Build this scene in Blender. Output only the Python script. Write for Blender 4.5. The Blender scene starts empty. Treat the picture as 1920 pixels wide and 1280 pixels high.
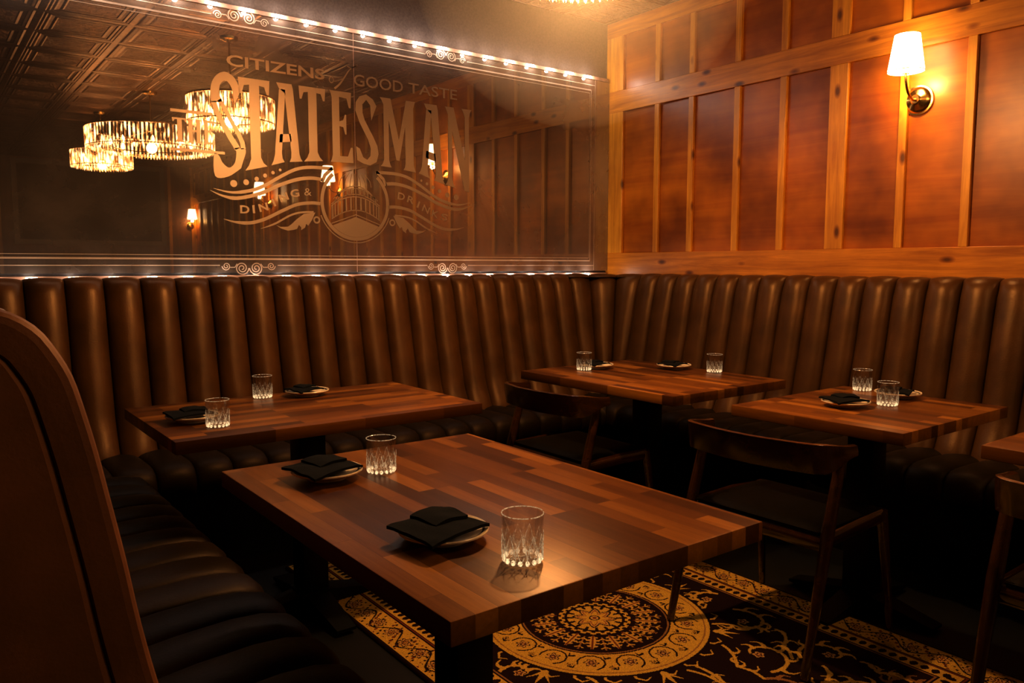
import bpy, bmesh, math, random
import numpy as np
from mathutils import Vector, Matrix, noise
from mathutils.geometry import tessellate_polygon
random.seed(7)
PI = math.pi
COL = bpy.context.scene.collection
XR, YM, ZC = 3.9, 4.0, 2.9        # right wall plane, mirror plane, ceiling height
CAM_H = 1.27

# ------------------------------------------------------------------ helpers
def link(o, parent=None):
    COL.objects.link(o)
    if parent is not None:
        o.parent = parent
    return o

def tag(o, label=None, cat=None, group=None, kind=None):
    if label: o['label'] = label
    if cat: o['category'] = cat
    if group: o['group'] = group
    if kind: o['kind'] = kind
    return o

def thing(name, label, cat, loc=(0, 0, 0), rz=0.0, group=None):
    o = bpy.data.objects.new(name, None)
    o.empty_display_size = 0.1
    o.location = loc; o.rotation_euler = (0, 0, rz)
    link(o)
    return tag(o, label, cat, group)

def copy_tree(o, parent=None):
    c = o.copy(); COL.objects.link(c)
    if parent is not None: c.parent = parent
    for ch in list(o.children):
        copy_tree(ch, c)
    return c

class MB:
    def __init__(s): s.v = []; s.f = []
    def add(s, vs, fs):
        n = len(s.v)
        s.v += [tuple(p) for p in vs]
        s.f += [tuple(i + n for i in f) for f in fs]
        return s
    def box(s, x0, x1, y0, y1, z0, z1):
        return s.add([(x0,y0,z0),(x1,y0,z0),(x1,y1,z0),(x0,y1,z0),(x0,y0,z1),(x1,y0,z1),(x1,y1,z1),(x0,y1,z1)],
                     [(3,2,1,0),(4,5,6,7),(0,1,5,4),(1,2,6,5),(2,3,7,6),(3,0,4,7)])
    def lathe(s, prof, n=32, c=(0,0,0), rfun=None):
        vs = []; fs = []
        for i,(r,z) in enumerate(prof):
            for k in range(n):
                a = 2*PI*k/n
                rr = r if rfun is None else rfun(r, z, k)
                vs.append((c[0]+rr*math.cos(a), c[1]+rr*math.sin(a), c[2]+z))
        for i in range(len(prof)-1):
            for k in range(n):
                k2 = (k+1) % n
                fs.append((i*n+k, i*n+k2, (i+1)*n+k2, (i+1)*n+k))
        return s.add(vs, fs)
    def tube(s, pts, rad, n=12, cap=True, sq=(1,1)):
        pts = [Vector(p) for p in pts]
        if not hasattr(rad, '__len__'): rad = [rad]*len(pts)
        vs = []; fs = []
        prev = None
        for i,p in enumerate(pts):
            t = (pts[min(i+1,len(pts)-1)] - pts[max(i-1,0)]).normalized()
            if prev is None:
                ref = Vector((0,0,1)) if abs(t.z) < .9 else Vector((0,1,0))
                u = t.cross(ref).normalized()
            else:
                u = (prev - t*prev.dot(t)).normalized()
            prev = u
            w = t.cross(u)
            for k in range(n):
                a = 2*PI*k/n
                vs.append(p + (u*math.cos(a)*sq[0] + w*math.sin(a)*sq[1])*rad[i])
        for i in range(len(pts)-1):
            for k in range(n):
                k2 = (k+1)%n
                fs.append((i*n+k, i*n+k2, (i+1)*n+k2, (i+1)*n+k))
        if cap:
            fs.append(tuple(range(n))[::-1]); m = (len(pts)-1)*n
            fs.append(tuple(range(m, m+n)))
        return s.add(vs, fs)
    def grid(s, fn, nu, nv):
        vs = [fn(i/(nu-1.), j/(nv-1.)) for i in range(nu) for j in range(nv)]
        fs = [(i*nv+j, (i+1)*nv+j, (i+1)*nv+j+1, i*nv+j+1) for i in range(nu-1) for j in range(nv-1)]
        return s.add(vs, fs)
    def build(s, name, mat, parent=None, smooth=True, bevel=0, angle=40, segs=2):
        me = bpy.data.meshes.new(name)
        me.from_pydata(s.v, [], s.f)
        bm = bmesh.new(); bm.from_mesh(me)
        bmesh.ops.recalc_face_normals(bm, faces=bm.faces)
        if bevel:
            es = [e for e in bm.edges if len(e.link_faces) == 2 and e.calc_face_angle(0) > math.radians(30)]
            bmesh.ops.bevel(bm, geom=es, offset=bevel, segments=segs, affect='EDGES', profile=.5)
        bm.to_mesh(me); bm.free()
        if smooth:
            me.polygons.foreach_set('use_smooth', [True]*len(me.polygons))
            me.set_sharp_from_angle(angle=math.radians(angle))
        if mat: me.materials.append(mat)
        o = bpy.data.objects.new(name, me)
        return link(o, parent)

# ------------------------------------------------------------------ materials
def mat(name):
    m = bpy.data.materials.new(name); m.use_nodes = True
    nt = m.node_tree; nt.nodes.clear()
    out = nt.nodes.new('ShaderNodeOutputMaterial')
    return m, nt, out
def N(nt, t, **kw):
    n = nt.nodes.new('ShaderNode'+t)
    for k,v in kw.items():
        if k in n.inputs: n.inputs[k].default_value = v
        else: setattr(n, k, v)
    return n
def coords(nt, scale=(1,1,1), rot=(0,0,0), loc=(0,0,0), obj=True):
    tc = N(nt,'TexCoord'); mp = N(nt,'Mapping')
    mp.inputs['Scale'].default_value = scale; mp.inputs['Rotation'].default_value = rot; mp.inputs['Location'].default_value = loc
    nt.links.new(tc.outputs['Object'], mp.inputs['Vector'])
    return mp.outputs['Vector']
def ramp(nt, fac, stops):
    r = N(nt,'ValToRGB'); e = r.color_ramp.elements
    while len(e) < len(stops): e.new(.5)
    for el,(p,c) in zip(e, stops):
        el.position = p; el.color = (*c, 1) if len(c) == 3 else c
    nt.links.new(fac, r.inputs['Fac'])
    return r.outputs['Color']
def bump(nt, h, strength=.3, dist=.002):
    b = N(nt,'Bump'); b.inputs['Strength'].default_value = strength; b.inputs['Distance'].default_value = dist
    nt.links.new(h, b.inputs['Height'])
    return b.outputs['Normal']
def mixc(nt, a, b, fac, mode='MULTIPLY'):
    m = N(nt,'Mix', data_type='RGBA', blend_type=mode)
    for v,i in ((a,6),(b,7)):
        if isinstance(v, tuple): m.inputs[i].default_value = (*v,1)
        else: nt.links.new(v, m.inputs[i])
    if isinstance(fac,(int,float)): m.inputs[0].default_value = fac
    else: nt.links.new(fac, m.inputs[0])
    return m.outputs[2]
def plain(name, col, rough=.5, metal=0, bumpscale=0, bstr=.2, spec=.5):
    m, nt, out = mat(name)
    p = N(nt,'BsdfPrincipled'); p.inputs['Base Color'].default_value = (*col,1)
    p.inputs['Roughness'].default_value = rough; p.inputs['Metallic'].default_value = metal
    p.inputs['Specular IOR Level'].default_value = spec
    n = N(nt,'TexNoise', Scale=bumpscale or 30., Detail=4.)
    nt.links.new(coords(nt), n.inputs['Vector'])
    c = ramp(nt, n.outputs['Fac'], [(.3, tuple(x*.8 for x in col)), (.7, tuple(min(1,x*1.15) for x in col))])
    nt.links.new(c, p.inputs['Base Color'])
    if bumpscale: nt.links.new(bump(nt, n.outputs['Fac'], bstr, .001), p.inputs['Normal'])
    nt.links.new(p.outputs[0], out.inputs[0])
    return m
def wood(name, dark, light, axis='Z', rough=.4, knots=True, scale=1., blotch=.5):
    m, nt, out = mat(name)
    st = {'X':(.06,1,1),'Y':(1,.06,1),'Z':(1,1,.06)}[axis]
    v = coords(nt, tuple(s*scale for s in st))
    oi = N(nt,'ObjectInfo')
    add = N(nt,'VectorMath', operation='MULTIPLY_ADD')
    nt.links.new(oi.outputs['Random'], add.inputs[0]); add.inputs[1].default_value=(17.3,9.1,13.7); nt.links.new(v, add.inputs[2])
    v = add.outputs[0]
    n1 = N(nt,'TexNoise', Scale=28., Detail=8., Roughness=.65, Distortion=.6); nt.links.new(v, n1.inputs['Vector'])
    base = ramp(nt, n1.outputs['Fac'], [(.3,dark),(.52,tuple((a+b)/2 for a,b in zip(dark,light))),(.75,light)])
    v2 = coords(nt, (1,1,1)); n2 = N(nt,'TexNoise', Scale=3.2, Detail=3.); nt.links.new(v2, n2.inputs['Vector'])
    bl = ramp(nt, n2.outputs['Fac'], [(.3,(.45,.38,.33)),(.65,(1,1,1))])
    c = mixc(nt, base, bl, blotch)
    if knots:
        kv = coords(nt, {'X':(4.6,10,10),'Y':(10,4.6,10),'Z':(10,10,4.6)}[axis])
        a2 = N(nt,'VectorMath', operation='MULTIPLY_ADD'); nt.links.new(oi.outputs['Random'], a2.inputs[0]); a2.inputs[1].default_value=(7.3,19.1,3.7); nt.links.new(kv, a2.inputs[2])
        vo = N(nt,'TexVoronoi', Scale=1.); nt.links.new(a2.outputs[0], vo.inputs['Vector'])
        k = ramp(nt, vo.outputs['Distance'], [(.07,(.16,.10,.07)),(.13,(.55,.42,.35)),(.2,(1,1,1))])
        c = mixc(nt, c, k, .9)
    p = N(nt,'BsdfPrincipled'); p.inputs['Roughness'].default_value = rough
    nt.links.new(c, p.inputs['Base Color'])
    nt.links.new(bump(nt, n1.outputs['Fac'], .25, .0015), p.inputs['Normal'])
    nt.links.new(p.outputs[0], out.inputs[0])
    return m
def butcher(name, along='Y', seed=0):
    """joined-stave table top"""
    m, nt, out = mat(name)
    rot = (0,0,0) if along == 'X' else (0,0,PI/2)
    v = coords(nt, (1,1,1), rot, (seed*.37+.011, seed*.23+.013, .003))
    b = N(nt,'TexBrick'); b.offset=.37; b.offset_frequency=3; b.squash=1.0
    b.inputs['Color1'].default_value=(0,0,0,1); b.inputs['Color2'].default_value=(1,1,1,1); b.inputs['Mortar'].default_value=(.3,.3,.3,1)
    b.inputs['Scale'].default_value=1; b.inputs['Mortar Size'].default_value=.0004; b.inputs['Brick Width'].default_value=.31; b.inputs['Row Height'].default_value=.043
    b.inputs['Bias'].default_value=0
    nt.links.new(v, b.inputs['Vector'])
    stave = ramp(nt, b.outputs['Color'], [(0,(.075,.024,.004)),(.3,(.16,.054,.008)),(.6,(.25,.092,.013)),(.88,(.36,.145,.021)),(1,(.50,.215,.035))])
    v2 = coords(nt, (1.5,22,22) if along=='X' else (22,1.5,22))
    off = N(nt,'VectorMath', operation='MULTIPLY_ADD'); nt.links.new(b.outputs['Color'], off.inputs[0]); off.inputs[1].default_value=(9,5,3); nt.links.new(v2, off.inputs[2])
    n1 = N(nt,'TexNoise', Scale=2.6, Detail=7., Roughness=.7, Distortion=.4); nt.links.new(off.outputs[0], n1.inputs['Vector'])
    g = ramp(nt, n1.outputs['Fac'], [(.15,(.35,.28,.25)),(.85,(1.15,1.15,1.15))])
    c = mixc(nt, stave, g, .75)
    p = N(nt,'BsdfPrincipled'); nt.links.new(c, p.inputs['Base Color'])
    n3 = N(nt,'TexNoise', Scale=4., Detail=2.); nt.links.new(coords(nt), n3.inputs['Vector'])
    rr = N(nt,'MapRange'); rr.inputs['To Min'].default_value=.30; rr.inputs['To Max'].default_value=.40; nt.links.new(n3.outputs['Fac'], rr.inputs['Value']); nt.links.new(rr.outputs[0], p.inputs['Roughness'])
    p.inputs['Specular IOR Level'].default_value=.22; p.inputs['Specular Tint'].default_value=(1,.62,.30,1)
    nt.links.new(p.outputs[0], out.inputs[0])
    return m
def leather(name, col, rough=.42, spec=.5):
    m, nt, out = mat(name)
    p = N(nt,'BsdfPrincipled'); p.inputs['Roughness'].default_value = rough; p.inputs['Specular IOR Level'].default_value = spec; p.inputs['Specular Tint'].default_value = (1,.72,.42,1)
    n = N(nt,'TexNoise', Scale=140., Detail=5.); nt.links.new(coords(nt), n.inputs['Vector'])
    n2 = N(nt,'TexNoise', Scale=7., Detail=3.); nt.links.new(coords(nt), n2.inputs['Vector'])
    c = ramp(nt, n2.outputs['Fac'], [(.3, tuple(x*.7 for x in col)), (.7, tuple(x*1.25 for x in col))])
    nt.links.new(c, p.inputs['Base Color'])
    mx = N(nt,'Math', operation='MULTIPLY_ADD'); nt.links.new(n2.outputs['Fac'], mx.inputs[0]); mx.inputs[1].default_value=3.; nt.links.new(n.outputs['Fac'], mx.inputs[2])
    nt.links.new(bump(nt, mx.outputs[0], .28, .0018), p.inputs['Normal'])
    nt.links.new(p.outputs[0], out.inputs[0])
    return m
def emit(name, col, s):
    m, nt, out = mat(name)
    e = N(nt,'Emission'); e.inputs['Color'].default_value=(*col,1); e.inputs['Strength'].default_value=s
    nt.links.new(e.outputs[0], out.inputs[0])
    return m

M = {}
M['upholstery'] = leather('brown_upholstery', (.092,.037,.008), .38)
M['seat_leather_shaded'] = leather('shaded_seat_leather', (.014,.0065,.0026), .52, .28)  # upholstery darkened; the shade on the seats is put into its colour
M['panel_fabric'] = leather('brown_side_panel', (.19,.072,.024), .6)
M['black_leather'] = leather('black_leather', (.004,.0032,.0028), .5, .15)
M['pine'] = wood('stained_pine', (.50,.180,.013), (.92,.46,.050), 'Z', .36)
M['pine_h'] = wood('stained_pine_rail', (.42,.135,.010), (.86,.37,.036), 'Y', .36)
M['ply'] = wood('stained_plywood', (.38,.100,.004), (.60,.205,.010), 'Y', .34, False, .35, 1.)
M['backply'] = wood('back_plywood', (.10,.035,.010), (.2,.07,.02), 'Z', .5, False)
M['chair_wood'] = wood('dark_walnut', (.034,.010,.003), (.095,.030,.008), 'X', .17, False)
_p=[n for n in M['chair_wood'].node_tree.nodes if n.type=='BSDF_PRINCIPLED'][0]; _p.inputs['Coat Weight'].default_value=1; _p.inputs['Coat Roughness'].default_value=.12
M['black_metal'] = plain('black_metal', (.0022,.002,.002), .5, .0, 60, .1, spec=.2)
M['black_wall'] = plain('dark_paint', (.12,.095,.085), .38, 0, 90, .35)
M['side_wall'] = plain('brown_paint', (.05,.03,.02), .6, 0, 80, .3)
M['floor'] = wood('dark_floor', (.002,.0015,.001), (.005,.003,.002), 'Y', .5, False)
M['brass'] = plain('brass', (.72,.46,.16), .22, 1., 8, .05)
M['shade_trim'] = plain('shade_trim', (.08,.05,.04), .7)
M['napkin'] = plain('black_cloth', (.010,.010,.009), .95, 0, 420, .8, spec=.15)
M['plate'] = plain('cream_stoneware', (.90,.74,.54), .25, 0)
M['tape'] = plain('pale_strip', (.40,.24,.17), .6)
M['night'] = plain('night_glass', (.003,.003,.003), .9, spec=.05)

def rug_mat():
    m, nt, out = mat('woven_rug')
    a = N(nt,'Attribute'); a.attribute_name = 'pattern'
    n = N(nt,'TexNoise', Scale=260., Detail=3.); nt.links.new(coords(nt), n.inputs['Vector'])
    c = mixc(nt, a.outputs['Color'], ramp(nt, n.outputs['Fac'], [(.3,(.5,.5,.5)),(.7,(1.2,1.2,1.2))]), .8)
    p = N(nt,'BsdfPrincipled'); p.inputs['Roughness'].default_value=.95; p.inputs['Specular IOR Level'].default_value=.1
    nt.links.new(c, p.inputs['Base Color']); nt.links.new(bump(nt, n.outputs['Fac'], .5, .003), p.inputs['Normal'])
    nt.links.new(p.outputs[0], out.inputs[0]); return m
M['rug'] = rug_mat()

def tin_mat():
    """pressed tin: square coffers with a raised moulding grid and leafy centres"""
    m, nt, out = mat('pressed_tin')
    tc = N(nt,'TexCoord'); sp = N(nt,'SeparateXYZ'); nt.links.new(tc.outputs['Object'], sp.inputs[0])
    def math_(op, a, b=None):
        n = N(nt,'Math', operation=op)
        for i,v in enumerate((a,b)):
            if v is None: continue
            if isinstance(v,(int,float)): n.inputs[i].default_value=v
            else: nt.links.new(v, n.inputs[i])
        return n.outputs[0]
    T=.53
    def cell(s, off):   # distance from the tile border, 0 at border .5 at the centre
        t = math_('FRACT', math_('DIVIDE', math_('ADD', s, 100*T-off), T))
        return math_('SUBTRACT', .5, math_('ABSOLUTE', math_('SUBTRACT', t, .5)))
    dx, dy = cell(sp.outputs[0], 1.30), cell(sp.outputs[1], 2.0)
    d = math_('MINIMUM', dx, dy)
    # moulding profile
    mr = N(nt,'ValToRGB'); e = mr.color_ramp.elements
    st = [(0,1.),(.035,1.),(.045,.6),(.075,.85),(.09,.55),(.12,.62),(.135,.2),(.17,.12),(.2,.3),(.215,.1),(.3,.0)]
    while len(e) < len(st): e.new(.5)
    for el,(p_,c_) in zip(e,st): el.position=p_; el.color=(c_,c_,c_,1)
    nt.links.new(d, mr.inputs['Fac'])
    prof = mr.outputs['Color']
    nz = N(nt,'TexNoise', Scale=17., Detail=5., Roughness=.65, Distortion=2.4); nt.links.new(tc.outputs['Object'], nz.inputs['Vector'])
    inner = math_('MULTIPLY', math_('GREATER_THAN', d, .22), nz.outputs['Fac'])
    h = math_('ADD', prof, math_('MULTIPLY', inner, .9))
    b = N(nt,'Bump'); b.inputs['Strength'].default_value=1.; b.inputs['Distance'].default_value=.035; nt.links.new(h, b.inputs['Height'])
    p = N(nt,'BsdfPrincipled'); p.inputs['Metallic'].default_value=.85; p.inputs['Roughness'].default_value=.33
    c = ramp(nt, nz.outputs['Fac'], [(.35,(.13,.075,.045)),(.7,(.34,.20,.12))])
    nt.links.new(c, p.inputs['Base Color']); nt.links.new(b.outputs[0], p.inputs['Normal'])
    nt.links.new(p.outputs[0], out.inputs[0]); return m
M['tin'] = tin_mat()

def mirror_mat():
    m, nt, out = mat('smoky_mirror')
    g = N(nt,'BsdfGlossy'); g.inputs['Color'].default_value=(.33,.285,.24,1); g.inputs['Roughness'].default_value=.012
    d = N(nt,'BsdfDiffuse'); d.inputs['Color'].default_value=(.50,.40,.33,1)
    n = N(nt,'TexNoise', Scale=1.9, Detail=5., Roughness=.6, Distortion=.5); nt.links.new(coords(nt), n.inputs['Vector'])
    r = N(nt,'MapRange'); r.inputs['From Min'].default_value=.3; r.inputs['From Max'].default_value=.75; r.inputs['To Min'].default_value=.09; r.inputs['To Max'].default_value=.26
    nt.links.new(n.outputs['Fac'], r.inputs['Value'])
    x = N(nt,'MixShader'); nt.links.new(r.outputs[0], x.inputs[0]); nt.links.new(g.outputs[0], x.inputs[1]); nt.links.new(d.outputs[0], x.inputs[2])
    nt.links.new(x.outputs[0], out.inputs[0]); return m
M['mirror'] = mirror_mat()
def etch_mat(name,dc,gc,tm):
    m, nt, out = mat(name)
    d = N(nt,'BsdfDiffuse'); d.inputs['Color'].default_value=(*dc,1)
    g = N(nt,'BsdfGlossy'); g.inputs['Color'].default_value=(*gc,1); g.inputs['Roughness'].default_value=.42
    n = N(nt,'TexNoise', Scale=400.); nt.links.new(coords(nt), n.inputs['Vector'])
    r = N(nt,'MapRange'); r.inputs['To Min'].default_value=tm-.2; r.inputs['To Max'].default_value=tm+.2; nt.links.new(n.outputs['Fac'], r.inputs['Value'])
    x = N(nt,'MixShader'); nt.links.new(r.outputs[0], x.inputs[0]); nt.links.new(g.outputs[0], x.inputs[1]); nt.links.new(d.outputs[0], x.inputs[2])
    nt.links.new(x.outputs[0], out.inputs[0]); return m
M['etch'] = etch_mat('etched_frost',(.26,.19,.135),(.34,.26,.19),.45)
M['etch_line'] = etch_mat('etched_line',(.60,.47,.37),(.34,.26,.19),.75)
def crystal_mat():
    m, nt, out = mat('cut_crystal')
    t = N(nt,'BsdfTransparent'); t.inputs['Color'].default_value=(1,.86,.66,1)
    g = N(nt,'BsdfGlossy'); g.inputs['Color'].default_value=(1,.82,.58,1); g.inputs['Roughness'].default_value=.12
    e = N(nt,'Emission'); e.inputs['Color'].default_value=(1,.66,.36,1)  # patchy emission stands in for bulb light sparkling in the crystals
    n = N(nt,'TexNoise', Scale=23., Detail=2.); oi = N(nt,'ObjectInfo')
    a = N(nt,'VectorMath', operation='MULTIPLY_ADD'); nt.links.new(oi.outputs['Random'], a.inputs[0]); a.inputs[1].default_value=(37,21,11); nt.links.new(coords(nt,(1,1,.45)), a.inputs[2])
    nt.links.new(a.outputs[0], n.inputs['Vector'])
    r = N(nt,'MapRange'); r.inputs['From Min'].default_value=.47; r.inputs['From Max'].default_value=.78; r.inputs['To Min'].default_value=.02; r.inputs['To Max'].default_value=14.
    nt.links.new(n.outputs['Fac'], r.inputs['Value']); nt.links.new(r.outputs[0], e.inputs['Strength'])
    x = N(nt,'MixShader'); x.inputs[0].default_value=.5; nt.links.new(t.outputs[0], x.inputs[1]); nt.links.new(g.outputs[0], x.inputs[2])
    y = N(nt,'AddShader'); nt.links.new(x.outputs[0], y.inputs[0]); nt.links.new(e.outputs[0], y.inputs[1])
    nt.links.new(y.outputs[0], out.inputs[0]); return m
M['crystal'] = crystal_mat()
def glass_mat():
    m, nt, out = mat('cut_glass')
    vo = N(nt,'TexVoronoi', Scale=95.); vo.feature='F1'; nt.links.new(coords(nt,(1,1,.6)), vo.inputs['Vector'])
    sp = N(nt,'SeparateXYZ'); tc = N(nt,'TexCoord'); nt.links.new(tc.outputs['Object'], sp.inputs[0])
    mr = N(nt,'MapRange'); mr.inputs['From Min'].default_value=.058; mr.inputs['From Max'].default_value=.02; nt.links.new(sp.outputs[2], mr.inputs['Value'])
    b = N(nt,'Bump'); b.inputs['Distance'].default_value=.004; nt.links.new(mr.outputs[0], b.inputs['Strength']); nt.links.new(vo.outputs['Distance'], b.inputs['Height'])
    g = N(nt,'BsdfGlass'); g.inputs['IOR'].default_value=1.45; g.inputs['Roughness'].default_value=.0; nt.links.new(b.outputs[0], g.inputs['Normal'])
    t = N(nt,'BsdfTransparent')
    s_ = N(nt,'BsdfGlossy'); s_.inputs['Roughness'].default_value=.12; s_.inputs['Color'].default_value=(.6,.55,.48,1); nt.links.new(b.outputs[0], s_.inputs['Normal'])
    x = N(nt,'MixShader'); x.inputs[0].default_value=.8; nt.links.new(g.outputs[0], x.inputs[1]); nt.links.new(t.outputs[0], x.inputs[2])
    f = N(nt,'MapRange'); f.inputs['To Min'].default_value=.03; f.inputs['To Max'].default_value=.14; nt.links.new(mr.outputs[0], f.inputs['Value'])
    y = N(nt,'MixShader'); nt.links.new(f.outputs[0], y.inputs[0]); nt.links.new(x.outputs[0], y.inputs[1]); nt.links.new(s_.outputs[0], y.inputs[2])
    nt.links.new(y.outputs[0], out.inputs[0]); return m
M['glass'] = glass_mat()
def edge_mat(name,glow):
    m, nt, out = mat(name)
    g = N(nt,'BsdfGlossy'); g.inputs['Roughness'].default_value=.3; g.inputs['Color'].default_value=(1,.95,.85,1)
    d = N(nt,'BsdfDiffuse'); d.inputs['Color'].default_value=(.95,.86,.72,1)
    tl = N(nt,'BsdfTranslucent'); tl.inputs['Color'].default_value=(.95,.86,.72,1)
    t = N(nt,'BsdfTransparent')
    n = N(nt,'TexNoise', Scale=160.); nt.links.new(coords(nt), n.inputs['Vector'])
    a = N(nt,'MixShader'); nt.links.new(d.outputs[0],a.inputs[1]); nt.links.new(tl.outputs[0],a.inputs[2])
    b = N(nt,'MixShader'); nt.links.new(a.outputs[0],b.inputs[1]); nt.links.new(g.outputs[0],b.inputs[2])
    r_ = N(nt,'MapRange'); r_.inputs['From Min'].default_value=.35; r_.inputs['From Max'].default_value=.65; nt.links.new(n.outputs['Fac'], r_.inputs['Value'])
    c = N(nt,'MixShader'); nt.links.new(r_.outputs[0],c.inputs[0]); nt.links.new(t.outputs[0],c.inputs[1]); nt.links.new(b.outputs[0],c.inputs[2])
    e = N(nt,'Emission'); e.inputs['Color'].default_value=(1,.70,.40,1); e.inputs['Strength'].default_value=glow  # glow put into the glass in place of sparkle from gathered light
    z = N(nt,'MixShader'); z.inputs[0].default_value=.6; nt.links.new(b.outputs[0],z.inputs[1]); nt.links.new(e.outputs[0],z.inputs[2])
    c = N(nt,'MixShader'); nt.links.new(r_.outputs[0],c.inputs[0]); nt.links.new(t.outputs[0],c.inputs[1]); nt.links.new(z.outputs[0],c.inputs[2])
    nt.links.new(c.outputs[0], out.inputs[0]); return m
M['cut_edge_glow'] = edge_mat('cut_glass_edges_glow',.45); M['cut_base_glow'] = edge_mat('cut_glass_base_glow',1.6)
M['bulb'] = emit('warm_bulb', (1,.72,.42), 45)
M['led'] = emit('white_led', (1,.95,.95), 45)
M['led_dim'] = emit('pale_led', (1,.85,.72), 7)
def shade_mat():
    m, nt, out = mat('lit_linen_shade')
    e = N(nt,'Emission'); e.inputs['Color'].default_value=(1,.72,.42,1); e.inputs['Strength'].default_value=10.
    d = N(nt,'BsdfDiffuse'); d.inputs['Color'].default_value=(.8,.78,.74,1)
    w = N(nt,'TexWave', Scale=180.); nt.links.new(coords(nt), w.inputs['Vector'])
    nt.links.new(ramp(nt, w.outputs['Fac'], [(0,(.75,.74,.72)),(1,(.85,.84,.82))]), d.inputs['Color'])
    x = N(nt,'AddShader'); nt.links.new(e.outputs[0], x.inputs[0]); nt.links.new(d.outputs[0], x.inputs[1])
    nt.links.new(x.outputs[0], out.inputs[0]); return m
M['shade'] = shade_mat()

# ------------------------------------------------------------------ room shell
def struct(name, mb, m, **kw):
    o = mb.build(name, m, smooth=False, **kw); o['kind'] = 'structure'; return o
YB, XL = -6.0, -2.6
struct('floor', MB().box(XL-.1, XR+.1, YB-.1, YM+.15, -.1, 0), M['floor'])
struct('ceiling', MB().box(XL-.1, XR+.1, YB-.1, YM+.15, ZC, ZC+.1), M['tin'])
struct('wall_front', MB().box(XL-.1, XR+.1, YM+.03, YM+.15, 0, ZC), M['black_wall'])
struct('wall_right', MB().box(XR, XR+.1, YB-.1, YM+.03, 0, ZC), M['ply'])
struct('wall_left', MB().box(XL-.1, XL, YB-.1, YM+.03, 0, ZC), M['side_wall'])
struct('wall_back', MB().box(XL, XR, YB-.1, YB, 0, ZC), M['backply'])
wn = struct('window_1', MB().box(1.35, 3.35, YB+.005, YB+.03, 1.67, 2.80), M['night'])
wf = MB()
for a in ((1.28,3.42,1.60,1.67),(1.28,3.42,2.80,2.87),(1.28,1.35,1.67,2.80),(3.35,3.42,1.67,2.80)):
    wf.box(a[0],a[1],YB+.002,YB+.045,a[2],a[3])
o = wf.build('window_frame', M['black_wall'], wn, smooth=False)
# right wall boards: rails, then battens above and below the middle rail
tn = 0
def trim(x0,x1,y0,y1,z0,z1,m):
    global tn
    tn += 1
    mb = MB().box(x0-0,x1,y0,y1,z0,z1)
    o = mb.build('trim_%d'%tn, m, smooth=False, bevel=.002, segs=1)
    # own origin per board so each board has its own grain
    o['kind'] = 'structure'; return o
TH = .021
trim(XR-TH, XR, YB, YM+.028, 1.19, 1.357, M['pine_h'])
trim(XR-TH, XR, YB, YM+.028, 2.303, 2.443, M['pine_h'])
trim(XR-TH, XR, YB, YM+.028, 2.80, ZC, M['pine_h'])
pos = [(3.87,4.028),(3.545,3.585),(3.265,3.305),(2.925,2.965),(2.62,2.66),(2.262,2.362),(1.95,1.99),(1.645,1.685),(1.32,1.36),(.985,1.085)]
y = .985
while y > YB+.3:
    for j in range(3):
        y -= .31; pos.append((y-.02, y+.02))
    y -= .31; pos.append((y-.05, y+.05)); y -= .02
for (a,b) in pos:
    if a < YB: continue
    trim(XR-TH, XR, a, b, 1.357, 2.303, M['pine'])
    trim(XR-TH, XR, a, b, 2.443, 2.80, M['pine'])
# a few boards on the wall behind the camera, seen in the mirror
for x in (3.86, 3.5, 1.1, .8, .5, .2, -.1):
    trim(x-.025, x+.025, YB, YB+.02, 1.0, 2.9, M['pine'])

# ------------------------------------------------------------------ mirror
mirror = thing('etched_mirror', 'wide smoky wall mirror with frosted lettering and a domed emblem, above the brown banquette', 'mirror', (1.969, YM, 1.24))
L0 = Vector((1.969, YM, 1.24))
def part_world(o):           # parts are written in room coordinates; shift them to the thing's origin
    me = o.data
    for v in me.vertices: v.co -= L0
    return o
ML, MR_, MB_, MT = .055, 3.878, 1.236, 2.512
part_world(MB().box(ML, 1.9675, YM, YM+.012, MB_, MT).build('mirror_pane', M['mirror'], mirror, smooth=False))
part_world(MB().box(1.9705, MR_, YM, YM+.012, MB_, MT).build('mirror_pane', M['mirror'], mirror, smooth=False))
part_world(MB().box(1.9676, 1.9704, YM-.001, YM+.012, MB_, MT).build('seam', M['tape'], mirror, smooth=False))
part_world(MB().box(ML, MR_, YM+.012, YM+.03, MB_, MT).build('backing', M['black_wall'], mirror, smooth=False))
YE = YM-.0012
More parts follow.
